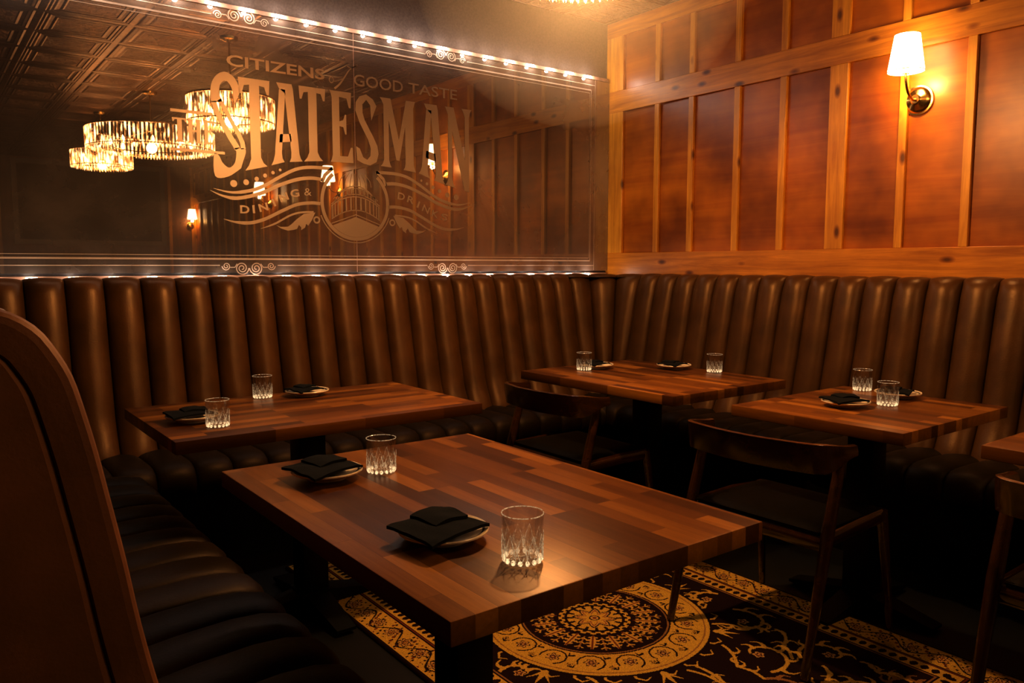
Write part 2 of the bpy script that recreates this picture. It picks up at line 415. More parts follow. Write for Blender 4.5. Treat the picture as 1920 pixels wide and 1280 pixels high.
class Flat:
    def __init__(s): s.mb = MB()
    def poly(s, pts):
        tris = tessellate_polygon([[Vector((p[0],p[1],0)) for p in pts]])
        s.mb.add([(p[0],YE,p[1]) for p in pts], [tuple(t) for t in tris]); return s
    def stroke(s, pts, w, w1=None, taper=False):
        n = len(pts); vs=[]; fs=[]
        for i,p in enumerate(pts):
            a = pts[max(i-1,0)]; b = pts[min(i+1,n-1)]
            tx,tz = b[0]-a[0], b[1]-a[1]; l = math.hypot(tx,tz) or 1
            nx,nz = -tz/l, tx/l
            t = i/(n-1.)
            ww = w if w1 is None else w+(w1-w)*t
            if taper: ww = w*min(1, 4*t+.08)
            vs += [(p[0]+nx*ww/2,YE,p[1]+nz*ww/2),(p[0]-nx*ww/2,YE,p[1]-nz*ww/2)]
        for i in range(n-1): fs.append((2*i,2*i+1,2*i+3,2*i+2))
        s.mb.add(vs,fs); return s
    def disc(s, x, z, r, n=20): return s.poly([(x+r*math.cos(2*PI*k/n), z+r*math.sin(2*PI*k/n)) for k in range(n)])
    def ring(s, x, z, r, w, a0=0, a1=360, n=72, sz=1):
        return s.stroke([(x+r*math.cos(math.radians(a0+(a1-a0)*i/n)), z+sz*r*math.sin(math.radians(a0+(a1-a0)*i/n))) for i in range(n+1)], w)
    def line(s, x0,z0,x1,z1,w): return s.stroke([(x0,z0),(x1,z1)], w)
    def build(s, name): 
        o = part_world(s.mb.build(name, M['etch_line' if name=='border' else 'etch'], mirror, smooth=False)); return o
def smooth_pts(pts, n=8):
    out=[]
    P=[pts[0]]+list(pts)+[pts[-1]]
    for i in range(1,len(P)-2):
        for k in range(n):
            t=k/n
            out.append(tuple(.5*((2*P[i][d])+(-P[i-1][d]+P[i+1][d])*t+(2*P[i-1][d]-5*P[i][d]+4*P[i+1][d]-P[i+2][d])*t*t+(-P[i-1][d]+3*P[i][d]-3*P[i+1][d]+P[i+2][d])*t**3) for d in (0,1)))
    out.append(pts[-1]); return out
CX = 1.964
mirrorx = lambda pts: [(2*CX-x, z) for x,z in pts]
# glyph outlines in a unit box, condensed latin serif
G = {
 'T': [[(.0,1),(1,1),(.97,.83),(.9,.83),(.82,.92),(.66,.93),(.66,.12),(.74,.05),(.86,.0),(.14,.0),(.26,.05),(.34,.12),(.34,.93),(.18,.92),(.1,.83),(.03,.83)]],
 'A': [[(.30,.92),(.50,.92),(.34,.12),(.36,.05),(.42,0),(0,0),(.07,.05),(.12,.12)],[(.22,1),(.70,1),(.74,.94),(.90,.10),(.94,.04),(1,0),(.58,0),(.63,.05),(.64,.12),(.47,.88),(.30,.93)],[(.27,.26),(.66,.26),(.63,.36),(.29,.36)]],
 'E': [[(.0,1),(.95,1),(.92,.78),(.84,.78),(.74,.91),(.42,.92),(.42,.58),(.58,.60),(.66,.68),(.72,.68),(.72,.40),(.66,.40),(.58,.50),(.42,.51),(.42,.09),(.76,.09),(.90,.22),(.98,.22),(1.,.0),(.0,.0),(.06,.04),(.10,.10),(.10,.90),(.06,.96)]],
 'M': [[(.0,1),(.30,1),(.52,.42),(.73,1),(1.,1),(.97,.96),(.94,.9),(.94,.10),(.97,.04),(1.,.0),(.64,.0),(.68,.04),(.70,.1),(.70,.62),(.53,.12),(.44,.12),(.24,.68),(.24,.1),(.27,.04),(.31,.0),(.0,.0),(.06,.04),(.1,.1),(.1,.9),(.05,.96)]],
 'N': [[(.0,1),(.32,1),(.74,.38),(.74,.9),(.68,.96),(.62,1),(1,1),(.94,.96),(.9,.9),(.9,.0),(.72,.0),(.26,.70),(.26,.1),(.30,.04),(.38,.0),(.0,.0),(.06,.04),(.11,.1),(.11,.9),(.05,.96)]],
 'H': [[(.0,1),(.42,1),(.36,.92),(.36,.56),(.64,.56),(.64,.92),(.58,1),(1,1),(.92,.92),(.92,.08),(1,.0),(.58,.0),(.64,.08),(.64,.46),(.36,.46),(.36,.08),(.42,.0),(.0,.0),(.08,.08),(.08,.92)]],
 'S': [[(.93,.86),(.70,.64),(.66,.86),(.5,.93),(.34,.86),(.34,.74),(.42,.64),(.76,.42),(.95,.28),(.99,.17),(.9,.05),(.62,-.01),(.32,.01),(.08,.05),(.04,.25),(.2,.22),(.34,.1),(.5,.07),(.64,.13),(.66,.24),(.55,.36),(.2,.60),(.04,.76),(.06,.88),(.22,.97),(.5,1.01),(.78,.95)]],
}
def zb(X):
    u = abs(X-CX); 
    for (a,za),(b,zb_) in zip([(0,1.825),(.2,1.822),(.4,1.800),(.53,1.757),(.8,1.70)][:-1],[(.2,1.822),(.4,1.800),(.53,1.757),(.8,1.70)]):
        if u <= b: return za+(zb_-za)*(u-a)/(b-a)
    return 1.70
def glyph(F, ch, x0, x1, zt=2.197, zbf=zb):
    for pl in G[ch]:
        F.poly([(x0+(x1-x0)*u, (lambda X,vv: zbf(X)+(zt-zbf(X))*vv)(x0+(x1-x0)*u, v)) for u,v in pl])
T_ = Flat()
S_out=[(1.352,2.128),(1.324,2.067),(1.312,2.135),(1.285,2.170),(1.256,2.148),(1.251,2.099),(1.305,1.976),(1.355,1.886),(1.371,1.829),(1.345,1.753),(1.28,1.708),(1.217,1.707),(1.215,1.809),(1.238,1.808),(1.256,1.773),(1.287,1.752),(1.314,1.777),(1.324,1.826),(1.301,1.876),(1.232,1.999),(1.209,2.068),(1.212,2.140),(1.239,2.190),(1.280,2.212),(1.322,2.194),(1.343,2.160)]
# leave the inline slit open by splitting the spine into two bands
T_.poly(smooth_pts([(1.352,2.128),(1.324,2.067),(1.312,2.135),(1.285,2.170),(1.256,2.148),(1.251,2.099),(1.262,2.07),(1.222,2.06),(1.209,2.068),(1.212,2.140),(1.239,2.190),(1.280,2.212),(1.322,2.194),(1.343,2.160)],4))
T_.poly(smooth_pts([(1.345,1.753),(1.28,1.708),(1.217,1.707),(1.215,1.809),(1.238,1.808),(1.256,1.773),(1.287,1.752),(1.314,1.777),(1.324,1.826),(1.318,1.85),(1.367,1.85),(1.371,1.829)],4))
T_.stroke([(1.249,2.075),(1.268,2.045),(1.312,1.966),(1.340,1.915),(1.355,1.88),(1.360,1.848)],.020,.024)
T_.stroke([(1.222,2.065),(1.236,2.015),(1.262,1.965),(1.300,1.895),(1.322,1.862),(1.330,1.846)],.024,.030)
glyph(T_,'T',1.343,1.502); glyph(T_,'A',1.500,1.668); glyph(T_,'T',1.655,1.802); glyph(T_,'E',1.824,1.957)
glyph(T_,'S',1.968,2.112); glyph(T_,'M',2.122,2.348); glyph(T_,'A',2.366,2.545); glyph(T_,'N',2.548,2.735)
# inner triangle of the A is cut with a second outline: rebuild A as strokes
for (x0,x1) in ((1.026,1.094),): glyph(T_,'T',x0,x1,1.968,lambda X:1.856)
glyph(T_,'H',1.096,1.160,1.968,lambda X:1.856); glyph(T_,'E',1.168,1.222,1.968,lambda X:1.856)
T_.stroke([(1.020,2.001),(1.215,2.001)],.014); T_.stroke([(1.016,1.820),(1.268,1.820)],.013)
T_.build('lettering')
# sans lines set from the built-in font
def text_line(F, s, x0, x1, z0, z1, bold=.0, rot=0.0, ox=None):
    cu = bpy.data.curves.new('t','FONT'); cu.body = s; cu.size = 1; cu.offset = bold; cu.resolution_u = 3
    cu.fill_mode='BOTH'
    ob = bpy.data.objects.new('t', cu); COL.objects.link(ob)
    dg = bpy.context.evaluated_depsgraph_get()
    me = bpy.data.meshes.new_from_object(ob.evaluated_get(dg))
    bpy.data.objects.remove(ob); bpy.data.curves.remove(cu)
    xs=[v.co.x for v in me.vertices]; ys=[v.co.y for v in me.vertices]
    a,b,c,d = min(xs),max(xs),min(ys),max(ys)
    cx,cz = (x0+x1)/2,(z0+z1)/2
    vs=[]
    for v in me.vertices:
        X = x0+(v.co.x-a)/(b-a)*(x1-x0)-cx; Z = z0+(v.co.y-c)/(d-c)*(z1-z0)-cz
        vs.append((cx+X*math.cos(rot)-Z*math.sin(rot), YE, cz+X*math.sin(rot)+Z*math.cos(rot)))
    F.mb.add(vs,[tuple(p.vertices) for p in me.polygons])
    bpy.data.meshes.remove(me)
C_ = Flat()
text_line(C_,'CITIZENS',1.290,1.800,2.243,2.298,.022)
text_line(C_,'GOOD',1.968,2.270,2.238,2.300,.010); text_line(C_,'TASTE',2.304,2.634,2.242,2.300,.010)
C_.ring(1.838,2.250,.012,.005,sz=1.2)
C_.stroke(smooth_pts([(1.853,2.245),(1.873,2.250),(1.91,2.268)]),.003)
C_.stroke(smooth_pts([(1.855,2.207),(1.885,2.235),(1.915,2.275),(1.945,2.318),(1.985,2.345)]),.012,.004)
C_.stroke(smooth_pts([(1.93,2.335),(1.955,2.328),(1.992,2.350)]),.004)
C_.build('lettering')
D_ = Flat()
for ch,x,z,r in (('D',1.357,1.551,0),('I',1.402,1.554,4),('N',1.452,1.566,14),('I',1.507,1.592,24),('N',1.560,1.622,22),('G',1.620,1.645,12)):
    w = .012 if ch=='I' else .048
    text_line(D_, ch, x-w/2, x+w/2, z-.020, z+.020, .03, math.radians(r))
text_line(D_,'&',1.672,1.712,1.637,1.675,0)
D_.build('lettering'); D_ = Flat()
for ch,x,z,r in (('D',2.250,1.662,-8),('R',2.312,1.645,-18),('I',2.362,1.622,-24),('N',2.412,1.597,-24),('K',2.475,1.571,-16),('S',2.538,1.556,-8)):
    w = .012 if ch=='I' else .046
    text_line(D_, ch, x-w/2, x+w/2, z-.020, z+.020, .02, math.radians(r))
D_.build('lettering')
E_ = Flat()
ribs = [([(1.207,1.647),(1.294,1.632),(1.385,1.645),(1.459,1.674),(1.555,1.731),(1.634,1.770),(1.713,1.785),(1.835,1.786)],.017),
        ([(1.190,1.637),(1.258,1.611),(1.329,1.606),(1.440,1.635),(1.535,1.680),(1.632,1.716),(1.712,1.729),(1.775,1.725)],.018),
        ([(1.251,1.500),(1.307,1.487),(1.380,1.485),(1.454,1.505),(1.550,1.552),(1.629,1.587),(1.708,1.600),(1.760,1.598)],.017),
        ([(1.434,1.457),(1.510,1.485),(1.588,1.528),(1.647,1.547),(1.722,1.553)],.010)]
for p,w in ribs:
    q = smooth_pts(p)
    E_.stroke(q, w, taper=True); E_.stroke(mirrorx(q)[:], w, taper=True)
leaf=[(1.514,1.479),(1.54,1.470),(1.579,1.472),(1.600,1.487),(1.627,1.512),(1.667,1.541),(1.731,1.551),(1.712,1.512),(1.690,1.480),(1.678,1.489),(1.672,1.470),(1.649,1.455),(1.650,1.470),(1.638,1.482),(1.628,1.462),(1.609,1.456),(1.578,1.451),(1.54,1.462)]
E_.poly(leaf); E_.poly(mirrorx(leaf))
for sgn in (-1,1):
    E_.ring(CX+sgn*(1.738-CX),1.512,.015,.009)
    E_.stroke([(CX+sgn*(1.835-CX),1.790),(CX+sgn*(1.79-CX),1.750),(CX+sgn*(1.775-CX),1.715)],.018,.017)
for x,z,r in ((1.306,1.676,.0175),(1.368,1.686,.0145),(1.422,1.706,.0115),(1.466,1.725,.0105),(1.507,1.743,.009),(1.545,1.759,.0075)):
    E_.disc(x,z,r); E_.disc(2*CX-x,z,r)
cz_=1.612; cx_=1.966
E_.ring(cx_,cz_,.196,.019,132,408)
E_.ring(cx_,cz_,.2165,.006,200,340)
# dome inside the ring
E_.build('emblem')
P_ = Flat()
ped=[(1.822,1.497),(cx_,1.548),(2.112,1.497)]
bot=[(cx_+.186*math.cos(math.radians(a)), cz_+.186*math.sin(math.radians(a))) for a in np.linspace(-37,-143,20)]
P_.poly([(1.835,1.489),(cx_,1.536)]+[(2.098,1.489)]+bot[1:-1])
P_.stroke(ped,.005)
def arc(z0,zm,x0=1.823,x1=2.112,n=20): return [(x0+(x1-x0)*t, z0+(zm-z0)*(1-(2*t-1)**2)) for t in [i/n for i in range(n+1)]]
for za,zm,w,xx in ((1.520,1.572,.005,(1.823,2.112)),(1.590,1.645,.005,(1.823,2.112)),(1.600,1.658,.005,(1.823,2.112)),(1.628,1.690,.004,(1.835,2.10)),(1.640,1.703,.005,(1.85,2.085))):
    P_.stroke(arc(za,zm,*xx),w)
for i in range(15):
    t=(i+.5)/15; t=.5-.5*math.cos(PI*t); X=1.825+.285*t; a=1-(2*t-1)**2
    P_.stroke([(X,1.522+.05*a),(X,1.590+.053*a)],.004+.005*a)
    X2=1.845+.245*t
    P_.stroke([(X2,1.606+.052*a),(X2,1.630+.06*a)],.003+.003*a)
for sgn in (-1,1):
    for k in (1.,.66,.33,0.05):
        P_.stroke(smooth_pts([(cx_+sgn*.095*k,1.70),(cx_+sgn*.085*k,1.735),(cx_+sgn*.055*k,1.768)]),.0035)
P_.build('dome')
B_ = Flat()
XI0,XI1,XO0,XO1 = 2*CX-3.709,3.709,2*CX-3.745,3.745
def scrollwork(F, c, z, up):
    s = 1 if up else -1
    for d in (-1,1):
        big=[]; 
        for i in range(46):
            a = i/45*4.6*PI; r = .034*(1-i/45*.85)
            big.append((c+d*(.036)+d*r*math.cos(a+PI), z-s*.002+s*r*math.sin(a)))
        F.stroke(big,.0055)
        sm=[]
        for i in range(34):
            a = i/33*3.6*PI; r=.021*(1-i/33*.85)
            sm.append((c+d*.114+d*r*math.cos(a), z+s*.012*(-1)+s*0+s*(-r)*math.sin(a)*-1))
        F.stroke(sm,.0045)
        F.stroke([(c+d*.060,z-s*.024),(c+d*.072,z-s*.006),(c+d*.095,z-s*.006)],.0045)
for c in (1.37,2.558): scrollwork(B_,c,1.256,False); scrollwork(B_,c,2.488,True)
def gap_line(z, w):
    for a,b in ((XO0,1.225),(1.518,2.418),(2.705,XO1)): B_.line(a,z,b,z,w)
gap_line(1.272,.004); gap_line(2.474,.004)
B_.line(XI0,1.304,XI1,1.304,.0085); B_.line(XI0,1.322,XI1-.012,1.322,.003)
B_.line(XI0,2.440,XI1,2.440,.0085); B_.line(XI0,2.420,XI1-.012,2.420,.003)
B_.line(XI1,1.304,XI1,2.440,.005); B_.line(XI1-.012,1.322,XI1-.012,2.420,.002); B_.line(XO1,1.24,XO1,2.51,.004)
B_.line(XI0,1.304,XI0,2.440,.005); B_.line(XO0,1.24,XO0,2.51,.004)
B_.build('border')
# light strips above and below the mirror
def led_strip(z, label, xs, zsgn):
    t = thing('light_strip', label, 'strip light', (1.969, YM-.004, z), group=None)
    MB().box(ML-1.969, 3.86-1.969, -.004, .006, -.010, .010).build('tape', M['tape'], t, smooth=False)
    for x in xs:
        mb = MB()
        for k in (-1,0,1): mb.lathe([(.0005,-.0075),(.0055,-.006),(.0065,0),(.0055,.006),(.0005,.0075)], 8, (x-1.969+k*.017, -.006, 0))
        mb.build('lamp', M['led'] if zsgn>0 else M['led_dim'], t)
        l = bpy.data.lights.new('led_glow','POINT'); l.energy = .6 if zsgn>0 else .38; l.color=(1,.84,.74); l.shadow_soft_size=.012
        lo = bpy.data.objects.new('led_glow', l); lo.location=(x-1.969,-.035, .0); link(lo, t)
    return t
xs = [1.233+.1628*k for k in range(-6,16)]
led_strip(2.522, 'row of bright white lights running along the top edge of the mirror', xs, 1)
led_strip(1.213, 'row of lights running along the bottom edge of the mirror, glowing behind the banquette top', xs, -1)

# ------------------------------------------------------------------ banquette
SP = .1525
# front-face depth from the wall as a function of height
backp = [(.36,.38),(.345,.46),(.318,.52),(.285,.60),(.262,.70),(.236,.82),(.212,.94),(.190,1.05),(.172,1.13),(.160,1.175),(.140,1.203),(.105,1.217),(.06,1.219),(.032,1.212),(.030,1.18),(.030,1.12)]
def prof_at(t, prof):
    d=[0]
    for a,b in zip(prof,prof[1:]): d.append(d[-1]+math.hypot(b[0]-a[0],b[1]-a[1]))
    s=t*d[-1]
    for i in range(len(prof)-1):
        if s<=d[i+1]+1e-9:
            u=(s-d[i])/(d[i+1]-d[i]); return tuple(prof[i][k]+(prof[i+1][k]-prof[i][k])*u for k in (0,1))
    return prof[-1]
RC=.27; OFF0=.15
SX=3.48; SYc=3.58
ARC=RC*PI/2
Sx_start=-.02
LEN1=SX-Sx_start
def path(s):
    """point on the curve OFF0 in front of the walls, its inward normal and the corner radius factor"""
    if s<=LEN1: return (Sx_start+s, YM-OFF0), (0,-1), None
    if s<=LEN1+ARC:
        a=(s-LEN1)/RC; c=(SX, SYc)
        return (c[0]+RC*math.sin(a), c[1]+RC*math.cos(a)), (-math.sin(a),-math.cos(a)), 1
    return (XR-OFF0, SYc-(s-LEN1-ARC)), (-1,0), None
def chan(s, phase):
    t = ((s-phase)/SP)%1.0
    return math.sqrt(max(0,1-(2*t-1)**2)), t
TOTAL = LEN1+ARC+(SYc-(-.6))
phase=.53-Sx_start
NS=int(TOTAL/SP*14)
svals=[]
k0=math.floor((0-phase)/SP)
edges=[phase+SP*k for k in range(k0, int((TOTAL-phase)/SP)+1)]
for e in edges:
    for t in (0,.012,.04,.09,.16,.26,.38,.5,.62,.74,.84,.91,.96,.988):
        s=e+t*SP
        if 0<=s<=TOTAL: svals.append(s)
NP=34
backp=smooth_pts(backp,3)
vs=[];fs=[]
for s in svals:
    (px,py),(nx,ny),arc_=path(s)
    b,t=chan(s,phase)
    kk=math.floor((s-phase)/SP); rnd=(noise.noise(Vector((kk*3.7,1.3,0))))*.008
    for j in range(NP):
        off,z=prof_at(j/(NP-1),backp)
        tt=j/(NP-1)
        amp=.056*(min(1,.35+tt*8) if tt<.1 else 1)
        amp*= (1 if z<1.15 or off>.15 else .6)
        wob=.004*noise.noise(Vector((s*9,z*5,2)))
        bulge=(b-1)*amp+wob
        d=off+bulge*(1 if off>.12 else .6)
        ztop=z+(bulge*.35+rnd*.6 if z>1.15 else 0)
        dd=min(d-OFF0, RC-.035) if arc_ else d-OFF0
        vs.append((px+nx*dd, py+ny*dd, ztop))
n=len(svals)
for i in range(n-1):
    for j in range(NP-1): fs.append((i*NP+j,(i+1)*NP+j,(i+1)*NP+j+1,i*NP+j+1))
banq = thing('banquette', 'long L-shaped channel-tufted brown banquette running under the mirror and the wood-panelled wall', 'banquette', (0,0,0))
MB().add(vs,fs).build('backrest', M['upholstery'], banq, angle=80)
# seat: channels across a 0.70 deep seat, mitred in the corner
seatp=[(.26,.455),(.34,.462),(.46,.468),(.58,.470),(.64,.466),(.675,.452),(.695,.425),(.70,.385),(.695,.345),(.685,.335)]
def seat_mesh(y_end):
    mb=MB()
    for side in (0,1):
        vs=[];ss=[]
        L = (XR+.02) if side==0 else (YM-y_end)
        m0 = -.02 if side==0 else 0
        s=m0; k=0
        while s<L:
            for t in (0,.03,.1,.22,.36,.5,.64,.78,.9,.97):
                q=s+t*SP
                if q<=L: ss.append((q,math.sqrt(max(0,1-(2*t-1)**2))))
            s+=SP
        for q,b in ss:
            for (off,z) in seatp:
                bz=(b-1)*.022; o2=off+((b-1)*.022 if off>.63 else 0); zz=z+(bz if z>.4 else bz*.5)
                if side==0:
                    x=min(q, XR-o2); vs.append((x,YM-o2,zz))
                else:
                    yy=min(YM-o2, YM-q) if q<o2 else YM-q
                    if q<o2: yy=YM-o2
                    vs.append((XR-o2,yy,zz))
        m=len(seatp); fs=[(i*m+j,(i+1)*m+j,(i+1)*m+j+1,i*m+j+1) for i in range(len(ss)-1) for j in range(m-1)]
        mb.add(vs,fs)
    return mb
sm=seat_mesh(-.6).build('seat', M['seat_leather_shaded'], banq, angle=80)
bs=MB().box(-.02, XR-.01, YM-.64, YM-.02, .0, .38).box(XR-.64, XR-.01, -.6, YM-.64, .0,.38)
bs.build('plinth', M['black_metal'], banq, smooth=False)
cp=MB().box(-.02, XR-.005, YM-.10, YM-.018, .40, 1.18).box(XR-.10, XR-.005, -.6, YM-.10, .40, 1.18).add([(3.35,3.9,1.195),(3.9,3.9,1.195),(3.9,3.4,1.195),(3.85,3.4,1.195),(3.80,3.6,1.195),(3.68,3.76,1.195),(3.5,3.84,1.195)],[(0,6,5,4,3,2,1)])
cp.build('back_frame', M['black_leather'], banq, smooth=False)

# booth bench at the near left, its end panel facing the camera
booth = thing('booth_bench', 'high-backed brown booth bench in the near foreground with a curved upholstered end panel', 'bench', (0,0,0))
Y0,Y1=1.0,3.27
bp=[(.330,.38),(.315,.42),(.290,.50),(.265,.57),(.240,.66),(.216,.759),(.200,.84),(.187,.922),(.173,1.0),(.163,1.054),(.153,1.10),(.142,1.143),(.130,1.170),(.115,1.195),(.100,1.210),(.080,1.222),(.050,1.229),(.0,1.231),(-.05,1.229),(-.08,1.215),(-.10,1.18),(-.10,1.05)]
vs=[];ss=[]
e=Y0
while e<Y1-.02:
    for t in (0,.012,.04,.09,.16,.26,.38,.5,.62,.74,.84,.91,.96,.988):
        if e+t*SP<Y1: ss.append((e+t*SP, math.sqrt(max(0,1-(2*t-1)**2)), e))
    e+=SP
NPb=46
bp=smooth_pts(bp,3)
for yy,b,e in ss:
    for j in range(NPb):
        X,Z=prof_at(j/(NPb-1),bp)
        am=.034 if Z<1.16 else .018
        if X<0: am*=.3
        if e==Y0 and yy<Y0+SP*.5: am*=.35
        vs.append((X+(b-1)*am, yy, Z+(b-1)*(.014 if Z>1.15 else 0)))
fs=[(i*NPb+j,(i+1)*NPb+j,(i+1)*NPb+j+1,i*NPb+j+1) for i in range(len(ss)-1) for j in range(NPb-1)]
MB().add(vs,fs).build('backrest', M['upholstery'], booth, angle=80)
# end panel: flat fabric face, inset, with a seam parallel to the front edge
full=[prof_at(j/90,bp) for j in range(91)]
front=[(x,z) for x,z in full if x>=-.02]
inner=[]
for i,(x,z) in enumerate(front):
    a=front[max(i-1,0)]; b=front[min(i+1,len(front)-1)]; l=math.hypot(b[0]-a[0],b[1]-a[1])
    inner.append((x-(b[1]-a[1])/l*.047, z+(b[0]-a[0])/l*.047))
mb=MB()
def ystrip(mb, A, B, ya, yb):
    n=len(A); mb.add([(a[0],ya,a[1]) for a in A]+[(b[0],yb,b[1]) for b in B],[(i,i+1,n+i+1,n+i) for i in range(n-1)])
mid=[((a[0]+b[0])/2,(a[1]+b[1])/2) for a,b in zip(front,inner)]
lerp=lambda A,B,t:[(a[0]+(b[0]-a[0])*t,a[1]+(b[1]-a[1])*t) for a,b in zip(A,B)]
seq=[(0,Y0+.012),(.05,Y0+.004),(.14,Y0-.002),(.3,Y0-.004),(.7,Y0-.004),(.94,Y0-.0035),(.98,Y0-.001),(1.0,Y0+.002)]
for (t0,ya),(t1,yb) in zip(seq,seq[1:]): ystrip(mb, lerp(front,inner,t0), lerp(front,inner,t1), ya, yb)
mb.build('edge_roll', M['panel_fabric'], booth, angle=60)
mb=MB()
n=len(inner)
rows=[(0,Y0+.002),(.01,Y0-.001),(.03,Y0-.004),(.3,Y0-.005),(1,Y0-.005)]
for (t0,ya),(t1,yb) in zip(rows,rows[1:]):
    A=[(x+(-.12-x)*t0,z) for x,z in inner]; B=[(x+(-.12-x)*t1,z) for x,z in inner]
    ystrip(mb,A,B,ya,yb)
mb.build('end_panel', M['panel_fabric'], booth, angle=60)
# seat of the booth
sp2=[(.20,.452),(.30,.462),(.42,.470),(.54,.472),(.62,.466),(.67,.452),(.695,.425),(.70,.385),(.695,.345),(.68,.335)]
vs=[];ss=[];e=Y0-.30
while e<Y1-.02:
    for t in (0,.03,.1,.22,.36,.5,.64,.78,.9,.97):
        if e+t*SP<Y1: ss.append((e+t*SP, math.sqrt(max(0,1-(2*t-1)**2))))
    e+=SP
for yy,b in ss:
    for (X,Z) in sp2:
        skew=.03*math.sin((X-.2)/.5*1.6)      # channels bow gently toward the mirror
        vs.append((X+((b-1)*.02 if X>.6 else 0), min(Y1, yy+skew), Z+(b-1)*(.024 if Z>.4 else .012)))
m=len(sp2)
MB().add(vs,[(i*m+j,(i+1)*m+j,(i+1)*m+j+1,i*m+j+1) for i in range(len(ss)-1) for j in range(m-1)]).build('seat', M['seat_leather_shaded'], booth, angle=80)
MB().box(-.10,.64,Y0-.28,Y1,.0,.38).build('plinth', M['black_metal'], booth, smooth=False)
MB().box(-.10,.10,Y0+.02,Y1,.38,1.10).build('back_frame', M['black_leather'], booth, smooth=False)

# ------------------------------------------------------------------ tables
ZT=.76
def table(x0,x1,y0,y1,along,seed,label,foot=.30):
    cx,cy=(x0+x1)/2,(y0+y1)/2
    t=thing('dining_table',label,'table',(cx,cy,0),group='butcher-block dining tables')
    a,b=(x1-x0)/2,(y1-y0)/2
    MB().box(-a,a,-b,b,ZT-.040,ZT).build('tabletop', butcher('joined_staves_%d'%seed, along, seed), t, smooth=True, bevel=.003, angle=30)
    MB().box(-.049,.049,-.049,.049,.05,ZT-.05).build('column', M['black_metal'], t, bevel=.003, smooth=True)
    mb=MB(); mb.box(-.16,.16,-.16,.16,ZT-.052,ZT-.0405)
    mb.build('top_plate', M['black_metal'], t, smooth=False)
    mb=MB(); f=foot
    for (dx,dy) in ((1,0),(-1,0),(0,1),(0,-1)):
        p=[(.05*dx-.045*dy, .05*dy-.045*dx),(.05*dx+.045*dy,.05*dy+.045*dx),(f*dx+.035*dy,f*dy+.035*dx),(f*dx-.035*dy,f*dy-.035*dx)]
        hs=[.07,.07,.024,.024]
        mb.add([(q[0],q[1],.0135) for q in p]+[(q[0],q[1],h) for q,h in zip(p,hs)],[(0,1,2,3),(4,5,6,7),(0,1,5,4),(1,2,6,5),(2,3,7,6),(3,0,4,7)])
    mb.box(-.06,.06,-.06,.06,.0135,.075)
    mb.build('foot', M['black_metal'], t, smooth=False)
    return t
table(.590,1.334,.922,1.975,'Y',1,'large reddish-brown butcher-block table in the foreground beside the booth bench')
table(.585,1.675,2.385,3.07,'X',2,'butcher-block table lengthwise under the mirror, in front of the banquette')
table(2.350,3.105,2.05,3.02,'Y',3,'darker butcher-block table in the banquette corner with two plates and two glasses',.28)
table(2.385,3.150,1.163,1.800,'Y',4,'small butcher-block table by the panelled wall, below the wall lamp',.28)
table(2.412,3.150,.32,.955,'Y',5,'butcher-block table cut off by the picture edge, only one bare corner showing',.28)

# ------------------------------------------------------------------ glasses
def make_glass():
    n=48; R=.0375; H=.088
    def rf(r,z,k):
        if r<.02: return r
        w=0
        if z<.056:
            amp=.0016*min(1,(.058-z)/.02)
            w=amp*math.cos(2*PI*k/n*12 + (z/.011)*PI) + .0008*math.cos(2*PI*k/n*24)
        return r+w
    outer=[(.0001,.0),(.02,.0),(.030,.001),(.0345,.004)]+[(.0345+.0012*(z/H),z) for z in [.004+.0042*i for i in range(1,14)]]
    outer+=[(.0362,.066),(.0368,.076),(R,.0875)]
    mb=MB()
    allp=outer+[(R-.0012,.088),(R-.0024,.0872),(R-.0030,.070),(R-.0045,.040),(R-.0060,.022),(R-.011,.0175),(.012,.0165),(.0001,.0162)]
    no=len(outer)
    idx={'i':0}
    vs=[];fs=[]
    for i,(r,z) in enumerate(allp):
        for k in range(n):
            a=2*PI*k/n; rr=rf(r,z,k) if i<no else r
            vs.append((rr*math.cos(a),rr*math.sin(a),z))
    for i in range(len(allp)-1):
        for k in range(n):
            k2=(k+1)%n; fs.append((i*n+k,i*n+k2,(i+1)*n+k2,(i+1)*n+k))
    mb.add(vs,fs)
    body=mb.build('tumbler', M['glass'], None, angle=12)
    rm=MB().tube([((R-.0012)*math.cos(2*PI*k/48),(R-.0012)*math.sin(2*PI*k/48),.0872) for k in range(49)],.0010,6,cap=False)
    rm.build('rim', M['cut_edge_glow'], body)
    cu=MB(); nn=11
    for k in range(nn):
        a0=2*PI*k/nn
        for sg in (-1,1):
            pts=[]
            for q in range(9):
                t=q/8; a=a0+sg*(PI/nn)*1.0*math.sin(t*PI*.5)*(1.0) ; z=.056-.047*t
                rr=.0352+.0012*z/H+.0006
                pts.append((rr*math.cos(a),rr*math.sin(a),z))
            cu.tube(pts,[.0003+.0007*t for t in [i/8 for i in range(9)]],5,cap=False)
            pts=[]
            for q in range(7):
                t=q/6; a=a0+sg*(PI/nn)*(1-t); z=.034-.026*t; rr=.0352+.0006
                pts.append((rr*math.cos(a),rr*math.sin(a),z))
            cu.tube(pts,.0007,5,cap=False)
    cu.build('cut_pattern', M['cut_edge_glow'], body)
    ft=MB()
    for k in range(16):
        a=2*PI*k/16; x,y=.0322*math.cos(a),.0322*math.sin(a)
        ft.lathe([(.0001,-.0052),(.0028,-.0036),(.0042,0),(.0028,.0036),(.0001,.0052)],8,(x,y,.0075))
    ft.build('base_cuts', M['cut_base_glow'], body, smooth=False)
    return body
